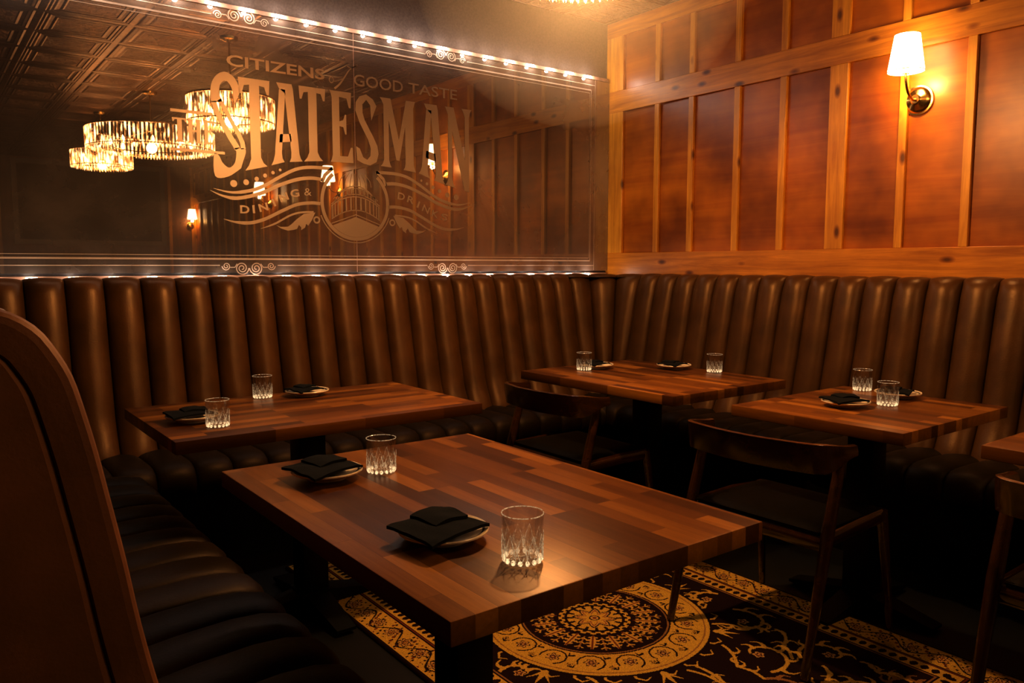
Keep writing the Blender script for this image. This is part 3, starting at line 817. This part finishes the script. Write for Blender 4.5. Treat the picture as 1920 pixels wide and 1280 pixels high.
GL=[((.816,1.043),'empty cut-glass tumbler standing nearest the front corner of the foreground table'),
    ((.903,1.722),'empty cut-glass tumbler behind the plate at the far end of the foreground table'),
    ((.753,2.535),'cut-glass tumbler in front of a dark napkin, near end of table under the mirror'),
    ((1.061,2.990),'cut-glass tumbler at the banquette side of the table under the mirror'),
    ((2.603,2.840),'small-looking cut-glass tumbler on the corner table, just in front of a plate'),
    ((3.050,2.405),'cut-glass tumbler standing clear of the plates on the corner table'),
    ((3.080,1.680),'cut-glass tumbler at the back of the small table below the wall lamp'),
    ((2.821,1.440),'cut-glass tumbler in the middle of the small table, between its two plates')]
g0=make_glass()
for i,((x,y),lab) in enumerate(GL):
    g=g0 if i==0 else copy_tree(g0)
    g.location=(x,y,ZT+.0004); g.rotation_euler=(0,0,i*.7); tag(g,lab,'glass','cut-glass tumblers on the tables')

# ------------------------------------------------------------------ plates and napkins
pm=MB().lathe([(.0001,.005),(.040,.005),(.043,.0),(.047,.0),(.049,.005),(.066,.0105),(.081,.0165),(.0845,.0185),(.0852,.0212),(.0838,.0232),(.079,.0212),(.064,.0138),(.050,.0092),(.0001,.0085)],56)
plate0=pm.build('side_plate', M['plate'])
MB().lathe([(.073,.0191),(.0745,.0198),(.076,.0204),(.0775,.0210)],56).build('rim_line', M['shade_trim'], plate0)
def make_napkin(seed):
    random.seed(seed)
    mb=MB()
    def sheet(x0,x1,y0,y1,z,skew,fold,dz):
        n=14
        def f(u,v,top):
            x=x0+(x1-x0)*u + skew*(v-.5); y=y0+(y1-y0)*v
            r=math.hypot(x,y)
            zz=z - .16*max(0,r-.084) + .0016*noise.noise(Vector((x*26+seed,y*26,0)))*2
            if fold: zz+=.006*math.sin(min(1,u*2.5)*PI*.5)*(1-.8*u) + .002*math.sin(v*PI)
            else: zz+=.004*math.sin((u*.8+v*.6)*PI)
            return (x,y,zz+(dz if top else 0))
        g=[]
        for top in (0,1):
            for i in range(n):
                for j in range(n): g.append(f(i/(n-1),j/(n-1),top))
        fs=[]
        for top in (0,1):
            o=top*n*n
            for i in range(n-1):
                for j in range(n-1): fs.append((o+i*n+j,o+(i+1)*n+j,o+(i+1)*n+j+1,o+i*n+j+1))
        bd=[(0,j) for j in range(n)]+[(i,n-1) for i in range(1,n)]+[(n-1,j) for j in range(n-2,-1,-1)]+[(i,0) for i in range(n-2,0,-1)]
        for (a,b),(c,d) in zip(bd,bd[1:]+bd[:1]): fs.append((a*n+b,c*n+d,n*n+c*n+d,n*n+a*n+b))
        mb.add(g,fs)
    sheet(-.074,.074,-.072,.062,.0225,.012,False,.006)
    sheet(-.012,.072,-.018,.066,.0280,.012,True,.006)
    return mb.build('napkin', M['napkin'], None, angle=50)
PL=[((.768,1.222),.22,'foreground table beside the nearest tumbler','small cream side plate under a folded black napkin, front of the foreground table','black napkin folded over the front plate of the foreground table'),
    ((.775,1.757),.30,'','small cream side plate under a napkin at the far end of the foreground table','black napkin folded over the plate at the far end of the foreground table'),
    ((.716,2.680),.12,'','small plate in shadow at the near end of the table under the mirror','black napkin on the plate half hidden behind a tumbler, table under the mirror'),
    ((1.225,2.950),.35,'','small cream plate at the banquette side of the table under the mirror','flat dark napkin on the banquette-side plate of the table under the mirror'),
    ((2.705,2.86),.1,'','cream plate partly hidden by a tumbler on the corner table','dark napkin on the corner-table plate standing behind the tumbler'),
    ((3.000,2.615),.2,'','cream plate fully in view in the middle of the corner table','dark napkin on the fully visible plate of the corner table'),
    ((2.685,1.525),-.35,'','cream plate on the aisle side of the small table below the wall lamp','black napkin hanging over the rim of the aisle-side plate, small table below the wall lamp'),
    ((3.035,1.510),.3,'','cream plate on the wall side of the small table, behind the middle tumbler','dark napkin on the wall-side plate of the small table below the wall lamp')]
nap=[make_napkin(3),make_napkin(8)]
for i,((x,y),rz,_,la,lb) in enumerate(PL):
    p=plate0 if i==0 else copy_tree(plate0)
    p.location=(x,y,ZT+.0004); tag(p,la,'plate','cream side plates on the tables')
    q=nap[i] if i<2 else nap[i%2].copy()
    if i>=2: COL.objects.link(q)
    q.location=(x-.014,y+.002,ZT+.0022); q.rotation_euler=(0,0,rz); tag(q,lb,'napkin','black napkins on the plates')
    if i in (3,4,5,7): q.scale=(.80,.80,.93)
    elif i in (2,6): q.scale=(.90,.90,1)

# ------------------------------------------------------------------ chairs
def make_chair():
    t=thing('dining_chair','','chair')
    W=M['chair_wood']
    for s in (-1,1):
        MB().tube([(-.27,.262*s,0),(-.21,.262*s,.25),(-.165,.26*s,.43),(-.115,.258*s,.60),(-.098,.257*s,.675)],[.013,.017,.0205,.018,.016],14).build('leg',W,t)
    for s in (-1,1):
        MB().tube([(.275,.255*s,0),(.245,.245*s,.24),(.222,.235*s,.425)],[.012,.017,.020],14).build('leg',W,t)
    # rail: swept board, kinked where the horns begin, horns coming forward
    pts=[(-.052,.272),(-.085,.270),(-.120,.266),(-.152,.260),(-.180,.249),(-.197,.232),(-.206,.205),(-.216,.160),(-.228,.100),(-.235,.035)]
    pts=pts+[(x,-y) for x,y in pts[::-1]]
    n=len(pts); vs=[];fs=[]
    for i,(x,y) in enumerate(pts):
        a=pts[max(i-1,0)];b=pts[min(i+1,n-1)]
        tx,ty=b[0]-a[0],b[1]-a[1]; l=math.hypot(tx,ty); nx,ny=-ty/l,tx/l
        e=abs(2*i/(n-1)-1)                 # 1 at the tips
        k=min(1,max(0,(1-e-.04)/.40)); k=k*k*(3-2*k)
        zt=.700+.018*k; zb_=zt-.038-.062*k; th=.0165-.003*k; lean=.020*k
        th_top=th*.75
        ring=[(x+nx*th,y+ny*th,zb_+.004),(x-nx*th,y-ny*th,zb_+.004),(x-nx*th-.5*lean,y-ny*th,(zt+zb_)/2),(x-nx*th_top-lean,y-ny*th_top,zt-.003),(x-lean,y,zt),(x+nx*th_top-lean,y+ny*th_top,zt-.003),(x+nx*th-.5*lean,y+ny*th,(zt+zb_)/2)]
        vs+=ring
    m=7
    for i in range(n-1):
        for j in range(m): fs.append((i*m+j,i*m+(j+1)%m,(i+1)*m+(j+1)%m,(i+1)*m+j))
    fs.append(tuple(range(m))); fs.append(tuple((n-1)*m+j for j in range(m)))
    MB().add(vs,fs).build('top_rail',W,t,angle=35)
    for s in (-1,1):
        MB().tube([(-.165,.255*s,.405),(.05,.25*s,.412),(.222,.235*s,.405)],.017,8,sq=(.7,1.5)).build('seat_rail',W,t)
    MB().tube([(.222,-.235,.402),(.222,.235,.402)],.017,8,sq=(.7,1.5)).build('seat_rail',W,t)
    MB().tube([(-.165,-.255,.395),(-.165,.255,.395)],.017,8,sq=(.7,1.6)).build('seat_rail',W,t)
    def seat(u,v):
        x=-.175+.405*u; y=(-.235+.47*v); r=max(abs(2*u-1),abs(2*v-1))
        return (x,y,.446-.014*max(0,(r-.7)/.3)**2-.008*(1-(2*u-1)**2)*(1-(2*v-1)**2))
    mb=MB().grid(seat,18,18); mb.box(-.17,.225,-.23,.23,.412,.434)
    mb.build('seat',M['black_leather'],t,angle=50)
    return t
ch=make_chair()
CH=[((2.362,1.555),0.02,'dark wood chair with curved horn-tipped back, pushed to the small table below the wall lamp'),
    ((2.385,2.665),0.0,'dark wood chair with a bent top rail, tucked at the banquette corner table'),
    ((2.405,.575),0.0,'dark wood chair mostly cut off by the picture edge, one leg and rail end showing')]
for i,((x,y),rz,lab) in enumerate(CH):
    c=ch if i==0 else copy_tree(ch)
    c.location=(x,y,.016); c.rotation_euler=(0,0,rz); tag(c,lab,'chair','dark wooden dining chairs with black seats')

# ------------------------------------------------------------------ rug
def build_rug():
    x0,x1,y0,y1=1.185,2.635,.86,3.14
    st=.0031
    nx=int((x1-x0)/st); ny=int((y1-y0)/st)
    cx,cy=1.885,1.99
    gx=x0+(np.arange(nx)+.5)*(x1-x0)/nx; gy=y0+(np.arange(ny)+.5)*(y1-y0)/ny
    X,Y=np.meshgrid(gx,gy,indexing='ij')
    gold=np.array([.68,.41,.065]); lgold=np.array([.62,.36,.11]); dark=np.array([.022,.006,.006]); rust=np.array([.20,.045,.015]); tan=np.array([.36,.17,.05])
    img=np.empty(X.shape+(3,)); img[:]=dark
    def put(m,c): img[m]=c
    def nz(X,Y,s,seed):
        return (np.sin(X*s+seed)*np.sin(Y*s*1.13+seed*2)+np.sin(X*s*.57-Y*s*.83+seed*3))*.5
    def seg(x0_,y0_,x1_,y1_,w,c,w1=None):
        w1=w if w1 is None else w1; mw=max(w,w1)
        i0=max(0,int((min(x0_,x1_)-mw-x0)/st)-1); i1=min(nx,int((max(x0_,x1_)+mw-x0)/st)+2)
        j0=max(0,int((min(y0_,y1_)-mw-y0)/st)-1); j1=min(ny,int((max(y0_,y1_)+mw-y0)/st)+2)
        if i1<=i0 or j1<=j0: return
        xs=X[i0:i1,j0:j1]; ys=Y[i0:i1,j0:j1]
        dx,dy=x1_-x0_,y1_-y0_; L=dx*dx+dy*dy+1e-12
        t=np.clip(((xs-x0_)*dx+(ys-y0_)*dy)/L,0,1)
        d=np.hypot(xs-x0_-t*dx, ys-y0_-t*dy)
        img[i0:i1,j0:j1][d<(w+(w1-w)*t)]=c
    def line(pts,w,c,w1=None):
        n=len(pts)-1
        for i in range(n):
            a=w if w1 is None else w+(w1-w)*i/n; b=w if w1 is None else w+(w1-w)*(i+1)/n
            seg(*pts[i],*pts[i+1],a,c,b)
    def flower(x,y,r,c1=gold,c2=dark,pet=6,ph=0,c3=rust):
        i0=max(0,int((x-r*1.3-x0)/st)); i1=min(nx,int((x+r*1.3-x0)/st)+2); j0=max(0,int((y-r*1.3-y0)/st)); j1=min(ny,int((y+r*1.3-y0)/st)+2)
        if i1<=i0 or j1<=j0: return
        xs=X[i0:i1,j0:j1]-x; ys=Y[i0:i1,j0:j1]-y; d=np.hypot(xs,ys)/r; a=np.arctan2(ys,xs)+ph
        k=.82+.18*np.cos(pet*a); sub=img[i0:i1,j0:j1]
        sub[d<k*1.0]=c2; sub[d<k*.82]=c1; sub[(d<k*.52)]=c2; sub[(d<k*.38)]=c3; sub[d<.18]=c1
    # field scrollwork
    rs=np.random.RandomState(5)
    def spiral(x,y,r,a0,turn,c,w=.006,leaves=True):
        pts=[]
        for i in range(26):
            t=i/25; rr=r*(1-.80*t); a=a0+turn*t*4.4
            pts.append((x+rr*math.cos(a),y+rr*math.sin(a)))
        line(pts,w,c,w*.6)
        if leaves:
            for i in range(2,22,4):
                px,py=pts[i]; a=math.atan2(py-y,px-x)+rs.uniform(-.5,.5)
                L=.034+.024*rs.rand(); line([(px+L*q*math.cos(a+.9*turn*q*q),py+L*q*math.sin(a+.9*turn*q*q)) for q in (0,.25,.5,.75,1)],.0095,c,.002)
    def both(f):
        for sx in (1,-1):
            for sy in (1,-1): f(sx,sy)
    def field(sx,sy):
        for (u,v,r,a,tn) in ((.40,.34,.10,2.2,1),(.24,.52,.11,-1,-1),(.42,.66,.10,.5,1),(.10,.72,.10,1.9,1),(.27,.84,.09,3.5,-1),(.44,.92,.08,0,1),(.12,.93,.08,4,-1),(.45,.14,.07,3,-1)):
            aa=a if sx*sy>0 else PI-a
            spiral(cx+sx*u,cy+sy*v,r,aa if sx>0 else aa,tn*sx*sy,tan if rs.rand()<.3 else gold,.0068)
            flower(cx+sx*u,cy+sy*v,.026,lgold,dark,5,a)
        for (u,v,u2,v2) in ((.30,.30,.40,.44),(.44,.46,.30,.60),(.20,.42,.12,.62),(.34,.70,.20,.78),(.46,.76,.46,.90),(.02,.46,.02,.80)):
            mx,my=(u+u2)/2+.03*rs.randn(),(v+v2)/2+.03*rs.randn()
            A_=(cx+sx*u,cy+sy*v); B_2=(cx+sx*mx,cy+sy*my); C_2=(cx+sx*u2,cy+sy*v2)
            bz=lambda t:(A_[0]*(1-t)**2+2*B_2[0]*t*(1-t)+C_2[0]*t*t+.012*math.sin(t*9), A_[1]*(1-t)**2+2*B_2[1]*t*(1-t)+C_2[1]*t*t+.012*math.cos(t*8))
            line([bz(q/14) for q in range(15)],.0055,gold)
            for q in (3,6,8,11):
                px,py=bz(q/14); a=rs.rand()*6.28; tn=rs.choice([-1,1])
                line([(px+.042*k*math.cos(a+tn*1.3*k*k),py+.042*k*math.sin(a+tn*1.3*k*k)) for k in (0,.25,.5,.75,1)],.008,gold,.002)
    both(field)
    # medallion
    D=np.hypot(X-cx,Y-cy); A=np.arctan2(Y-cy,X-cx)
    # outer crest of scallops and tendrils
    for k in range(28):
        a=2*PI*k/28; r=.425
        px,py=cx+r*math.cos(a),cy+r*math.sin(a)
        line([(cx+.405*math.cos(a),cy+.405*math.sin(a)),(px,py),(cx+.445*math.cos(a+.06),cy+.445*math.sin(a+.06)),(cx+.43*math.cos(a+.11),cy+.43*math.sin(a+.11))],.0055,gold,.002)
        if k%4==0: line([(px,py),(cx+.50*math.cos(a),cy+.50*math.sin(a))],.012,gold,.001); line([(px,py),(cx+.48*math.cos(a+.08),cy+.48*math.sin(a+.08))],.008,gold,.001); line([(px,py),(cx+.48*math.cos(a-.08),cy+.48*math.sin(a-.08))],.008,gold,.001)
    put((D<.412),dark); put((D<.402),gold); put((D<.388)&(D>.383),tan)
    for k in range(16):
        a=2*PI*k/16; px,py=cx+.325*math.cos(a),cy+.325*math.sin(a)
        pts=[(px+.045*math.cos(t)*1.0,py+.045*math.sin(t)) for t in [a+.5+i*.5 for i in range(10)]]
        line(pts,.003,dark); flower(px,py,.026,lgold,dark,6,a)
        a2=a+PI/16
        for rr,sg in ((.36,1),(.292,-1)):
            qx,qy=cx+rr*math.cos(a2),cy+rr*math.sin(a2)
            line([(qx,qy),(qx+.016*math.cos(a2+sg*1.2),qy+.016*math.sin(a2+sg*1.2)),(qx+.022*math.cos(a2+sg*2.2),qy+.022*math.sin(a2+sg*2.2))],.005,dark,.0015)
        flower(cx+.352*math.cos(a2),cy+.352*math.sin(a2),.012,gold,dark,4,a)
    put((D<.268),dark); put((D<.262)&(D>.256),tan); put(D<.254,dark)
    # ring of leaf palmettes
    for k in range(16):
        a=2*PI*k/16; ca,sa=math.cos(a),math.sin(a)
        u=(X-cx)*ca+(Y-cy)*sa; v=-(X-cx)*sa+(Y-cy)*ca
        t=(u-.135)/.10
        wdt=.024*np.sin(np.clip(t,0,1)*PI)**.6*(.72+.28*np.sign(np.sin(u*300)))
        mk=(t>0)&(t<1)&(np.abs(v)<wdt); put(mk,gold)
        put(mk&(np.abs(v)<.003),rust)
        put(mk&(np.abs(np.abs(v)-.010-.004*np.sin(u*300))<.0025),lgold)
        a2=a+PI/16
        line([(cx+.15*math.cos(a2),cy+.15*math.sin(a2)),(cx+.24*math.cos(a2),cy+.24*math.sin(a2))],.003,tan)
        for rr in (.17,.20,.23):
            line([(cx+rr*math.cos(a2-.06),cy+rr*math.sin(a2-.06)),(cx+(rr-.01)*math.cos(a2),cy+(rr-.01)*math.sin(a2)),(cx+rr*math.cos(a2+.06),cy+rr*math.sin(a2+.06))],.003,gold)
    put((D<.132)&(D>.104),dark)
    put((D<.129)&(D>.108)&(np.sin(A*22)*np.sin((D-.104)*220)>-.15),gold)
    put(D<.104,dark); put(D<.098,gold); put((D<.098)&(D>.05)&(np.cos(A*16+1.2)<-.55)&(D>.075),dark)
    star=.040+.032*np.abs(((A*8/(2*PI))%1)*2-1)
    put(D<star+.010,dark); put(D<star+.002,lgold); put(D<star-.008,rust*1.4); put(D<star-.014,gold)
    put(D<.020,dark); put(D<.015,lgold); put(D<.007,rust)
    # borders
    ex=np.minimum(X-x0,x1-X); ey=np.minimum(Y-y0,y1-Y); e=np.minimum(ex,ey)
    put(e<.205,dark)
    put((e<.198)&(e>.192),tan)
    put((e<.186)&(e>.138),gold)
    s=np.where(ex<ey,Y,X)
    dd=((s/.034)%1-.5)*.034; ec=e-.162
    put((np.hypot(dd*1.0,ec*.75)<.0115),dark); put((np.hypot(dd,ec-.012)<.005),dark)
    put((e<.138)&(e>.132),dark); put((e<.132)&(e>.126),rust); put((e<.126)&(e>.122),dark)
    put((e<.122)&(e>.012),gold)
    wave=.067+.034*np.sin(s*2*PI/.19)
    put((e<.122)&(e>.012)&(np.abs(e-wave)<.0042),dark)
    put((e<.118)&(e>.016)&(nz(X,Y,190,1)>.62),dark); put((e<.118)&(e>.016)&(nz(X,Y,150,4)>.66),rust)
    per=.095
    def border_fl(along,ya):
        pass
    for side in range(4):
        L=(y1-y0) if side<2 else (x1-x0); n=int(L/per)
        for k in range(n+1):
            q=(k+.5)*per
            o_=.067
            if side==0: p=(x0+o_,y0+q)
            elif side==1: p=(x1-o_,y0+q)
            elif side==2: p=(x0+q,y0+o_)
            else: p=(x0+q,y1-o_)
            if p[0]>x1-.02 or p[1]>y1-.02: continue
            flower(p[0],p[1],.032,lgold,dark,7,k)
            flower(p[0],p[1],.012,gold,rust,5,k)
    put(e<.012,dark)
    img*= (0.9+.2*np.random.RandomState(1).rand(*X.shape))[...,None]
    # mesh
    me=bpy.data.meshes.new('rug')
    vx=np.linspace(x0,x1,nx+1)-cx; vy=np.linspace(y0,y1,ny+1)-cy
    VX,VY=np.meshgrid(vx,vy,indexing='ij')
    VZ=np.full(VX.shape,.012)
    VZ[0,:]=VZ[-1,:]=.001; VZ[:,0]=VZ[:,-1]=.001
    co=np.stack([VX,VY,VZ],-1).reshape(-1,3)
    I,J=np.meshgrid(np.arange(nx),np.arange(ny),indexing='ij')
    a=(I*(ny+1)+J); q=np.stack([a,a+(ny+1),a+(ny+1)+1,a+1],-1).reshape(-1,4)
    me.vertices.add(len(co)); me.vertices.foreach_set('co',co.astype(np.float32).ravel())
    me.loops.add(q.size); me.loops.foreach_set('vertex_index',q.astype(np.int32).ravel())
    me.polygons.add(len(q)); me.polygons.foreach_set('loop_start',(np.arange(len(q))*4).astype(np.int32)); 
    me.update(calc_edges=True)
    at=me.color_attributes.new('pattern','FLOAT_COLOR','CORNER')
    colr=np.ones((len(q),4),np.float32); colr[:,:3]=np.clip(img.reshape(-1,3),0,1)
    at.data.foreach_set('color',np.repeat(colr,4,axis=0).ravel())
    me.materials.append(M['rug']); me.validate()
    o=bpy.data.objects.new('area_rug',me); o.location=(cx,cy,.0005); link(o)
    tag(o,'ornate gold and dark maroon patterned rug with a round medallion, lying under the tables','rug')
build_rug()

# ------------------------------------------------------------------ wall lamps
def make_sconce():
    t=thing('wall_lamp','','wall lamp')
    # local: wall at x=0, lamp reaches toward -x; backplate centre at z=0
    mb=MB()
    prof=[(.0001,.040),(.018,.040),(.022,.036),(.026,.032),(.045,.026),(.058,.016),(.062,.010),(.070,.009),(.072,.0)]
    vs=[];fs=[];n=40
    for r,d in prof:
        for k in range(n): a=2*PI*k/n; vs.append((-d,r*math.cos(a),r*math.sin(a)))
    for i in range(len(prof)-1):
        for k in range(n): k2=(k+1)%n; fs.append((i*n+k,i*n+k2,(i+1)*n+k2,(i+1)*n+k))
    mb.add(vs,fs).build('backplate',M['brass'],t)
    MB().tube(smooth3([(-.036,0,0),(-.07,-.002,-.004),(-.115,-.004,.020),(-.142,-.005,.065),(-.148,-.005,.115),(-.148,-.005,.19)]),.0062,12).build('arm',M['brass'],t)
    MB().lathe([(.0001,.10),(.014,.10),(.015,.105),(.013,.112),(.013,.155),(.0001,.155)],20,(-.148,-.005,0)).build('socket',M['brass'],t)
    c=(-.148,-.005,0)
    sh=MB().lathe([(.080,.112),(.055,.278),(.0535,.278),(.0785,.112),(.080,.112)],48,c).build('lamp_shade',M['shade'],t)
    MB().lathe([(.0806,.1115),(.0808,.1145),(.0788,.1145),(.0788,.1115),(.0806,.1115)],48,c).build('trim',M['shade_trim'],sh)
    MB().lathe([(.0001,.158),(.012,.160),(.020,.180),(.022,.197),(.017,.213),(.0001,.222)],20,c).build('bulb',M['bulb'],t)
    l=bpy.data.lights.new('lamp_glow','POINT'); l.energy=7; l.color=(1,.58,.20); l.shadow_soft_size=.02
    for nm,z in (('lamp_glow',.18),('lamp_glow',.085)):
        lo=bpy.data.objects.new(nm,l); lo.location=(-.148,-.005,z); link(lo,t)
    return t
def smooth3(pts,n=6):
    out=[];P=[pts[0]]+list(pts)+[pts[-1]]
    for i in range(1,len(P)-2):
        for k in range(n):
            u=k/n
            out.append(tuple(.5*((2*P[i][d])+(-P[i-1][d]+P[i+1][d])*u+(2*P[i-1][d]-5*P[i][d]+4*P[i+1][d]-P[i+2][d])*u*u+(-P[i-1][d]+3*P[i][d]-3*P[i+1][d]+P[i+2][d])*u**3) for d in (0,1,2)))
    out.append(pts[-1]); return out
sc=make_sconce()
SC=[((XR-TH*0-.0,1.905,2.058),0,'brass wall lamp with a white tapered shade, lit, on the wood-panelled wall'),
    ((XR,-.30,2.09),0,'lit shaded wall lamp seen in the mirror at the upper edge of the round emblem'),
    ((XR,-2.46,2.09),0,'lit shaded wall lamp seen in the mirror among the dots under the big letter S'),
    ((3.82,YB+.001,1.93),-PI/2,'small lit wall lamp seen low in the mirror beside the dark window reflection')]
for i,(loc,rz,lab) in enumerate(SC):
    s=sc if i==0 else copy_tree(sc)
    s.location=loc; s.rotation_euler=(0,0,rz); tag(s,lab,'wall lamp','brass wall lamps with white shades')

# ------------------------------------------------------------------ chandeliers
def chandelier(x,y,zb_,R,H,nc,energy,label):
    t=thing('chandelier',label,'chandelier',(x,y,zb_),group='crystal drum chandeliers')
    def band(z0,z1,r,w): return MB().lathe([(r+w,z0),(r+w,z1),(r-w,z1),(r-w,z0),(r+w,z0)],64)
    band(H-.012,H,R,.006).build('frame_ring',M['brass'],t)
    band(.030,.036,R,.004).build('frame_ring',M['brass'],t)
    mb=MB()
    for k in range(3):
        a=2*PI*k/3+.3; mb.tube([(0,0,H-.006),(R*math.cos(a),R*math.sin(a),H-.006)],.004,6)
    mb.build('spoke',M['brass'],t)
    top=ZC-zb_
    MB().tube([(0,0,H-.02),(0,0,top-.02)],.007,10).build('rod',M['brass'],t)
    MB().lathe([(.0001,top-.03),(.03,top-.03),(.06,top-.018),(.065,top)],28).build('canopy',M['brass'],t)
    first=None
    for k in range(nc):
        a=2*PI*k/nc
        if first is None:
            w=.011
            first=MB().add([(-.004,-w*.8,.036),(.004,0,.036),(-.004,w*.8,.036),(-.009,0,.036),(-.004,-w*.8,H-.014),(.005,0,H-.014),(-.004,w*.8,H-.014),(-.009,0,H-.014),(0,0,.012)],
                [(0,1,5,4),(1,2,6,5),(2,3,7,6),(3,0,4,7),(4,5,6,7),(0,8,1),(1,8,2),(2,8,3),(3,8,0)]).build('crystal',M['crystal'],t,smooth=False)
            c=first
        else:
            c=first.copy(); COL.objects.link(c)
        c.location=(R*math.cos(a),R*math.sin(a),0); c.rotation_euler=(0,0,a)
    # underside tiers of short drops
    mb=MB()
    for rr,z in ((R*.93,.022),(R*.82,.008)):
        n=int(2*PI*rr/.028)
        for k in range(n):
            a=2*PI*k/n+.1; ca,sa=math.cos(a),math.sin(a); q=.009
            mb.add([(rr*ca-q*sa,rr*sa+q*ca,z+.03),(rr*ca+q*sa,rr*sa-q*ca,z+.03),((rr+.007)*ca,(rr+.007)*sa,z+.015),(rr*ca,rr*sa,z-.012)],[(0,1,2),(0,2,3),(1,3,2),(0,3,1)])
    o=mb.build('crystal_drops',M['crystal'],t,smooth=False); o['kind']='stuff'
    nb=max(5,int(R*16)); bf=None
    for k in range(nb):
        a=2*PI*k/nb+.2
        if bf is None:
            bf=MB().lathe([(.0001,.060),(.010,.062),(.015,.080),(.013,.098),(.005,.118),(.0001,.124)],14).build('bulb',M['bulb'],t); c=bf
        else: c=bf.copy(); COL.objects.link(c)
        c.location=(R*.62*math.cos(a),R*.62*math.sin(a),0)
    MB().tube([(R*.62*math.cos(2*PI*k/36),R*.62*math.sin(2*PI*k/36),.055) for k in range(37)],.005,6).build('bulb_ring',M['brass'],t)
    l=bpy.data.lights.new('chandelier_glow','POINT'); l.energy=energy; l.color=(1,.55,.22); l.shadow_soft_size=.045
    lo=bpy.data.objects.new('chandelier_glow',l); lo.location=(0,0,.05); link(lo,t)
    return t
chandelier(1.92,2.12,2.262,.30,.215,72,85,'smaller crystal drum chandelier, brightest, hanging over the tables and mirrored behind the big letters')
chandelier(1.90,-.15,2.33,.56,.215,98,18,'widest crystal drum chandelier, mirrored beside the small word above the rule')
chandelier(1.72,-1.55,2.30,.30,.20,72,6,'small crystal drum chandelier seen lowest and furthest off in the mirror')

# scattering volume added to make a halo of glare around the chandelier
def glare_halo():
    m, nt, out = mat('halo_scatter')
    v = N(nt,'VolumeScatter'); v.inputs['Color'].default_value=(1,.93,.86,1); v.inputs['Density'].default_value=.085
    nt.links.new(v.outputs[0], out.inputs['Volume'])
    mb=MB(); n=24; prof=[]
    for i in range(17):
        a=-PI/2+PI*i/16; z=min(.60*math.sin(a), ZC-2.36-.004); prof.append((max(.0005,.60*math.cos(a)),z))
        if z>=ZC-2.36-.005: break
    prof.append((.0005,ZC-2.36-.004))
    mb.lathe(prof,36)
    o=mb.build('glare_halo',m); o.location=(1.92,2.12,2.36)
    tag(o,'added halo of glare around the brightest chandelier','glare_halo',kind='stuff')
glare_halo()

# ------------------------------------------------------------------ world, camera
w=bpy.data.worlds.new('world'); bpy.context.scene.world=w; w.use_nodes=True
w.node_tree.nodes['Background'].inputs[0].default_value=(.05,.03,.02,1); w.node_tree.nodes['Background'].inputs[1].default_value=.05
f_px=1480.; p=math.atan((640-498)/f_px); a=math.radians(37.25)
F=Vector((math.sin(a),math.cos(a),0)); R=Vector((math.cos(a),-math.sin(a),0)); U=Vector((0,0,1))
fw=F*math.cos(p)-U*math.sin(p); up=U*math.cos(p)+F*math.sin(p)
cam=bpy.data.cameras.new('camera'); cam.sensor_width=36; cam.lens=f_px/1920*36; cam.clip_start=.02
co=bpy.data.objects.new('camera',cam); link(co)
m=Matrix((R,up,-fw)).transposed().to_4x4(); m.translation=Vector((0,0,CAM_H)); co.matrix_world=m
bpy.context.scene.camera=co
sc_=bpy.context.scene
sc_.view_settings.view_transform='Standard'; sc_.view_settings.look='None'; sc_.view_settings.exposure=.5; sc_.view_settings.gamma=.80
try:
    sc_.cycles.use_light_tree=True; sc_.cycles.max_bounces=7; sc_.cycles.transparent_max_bounces=16; sc_.cycles.sample_clamp_indirect=4; sc_.cycles.caustics_refractive=False; sc_.cycles.caustics_reflective=False
except Exception: pass
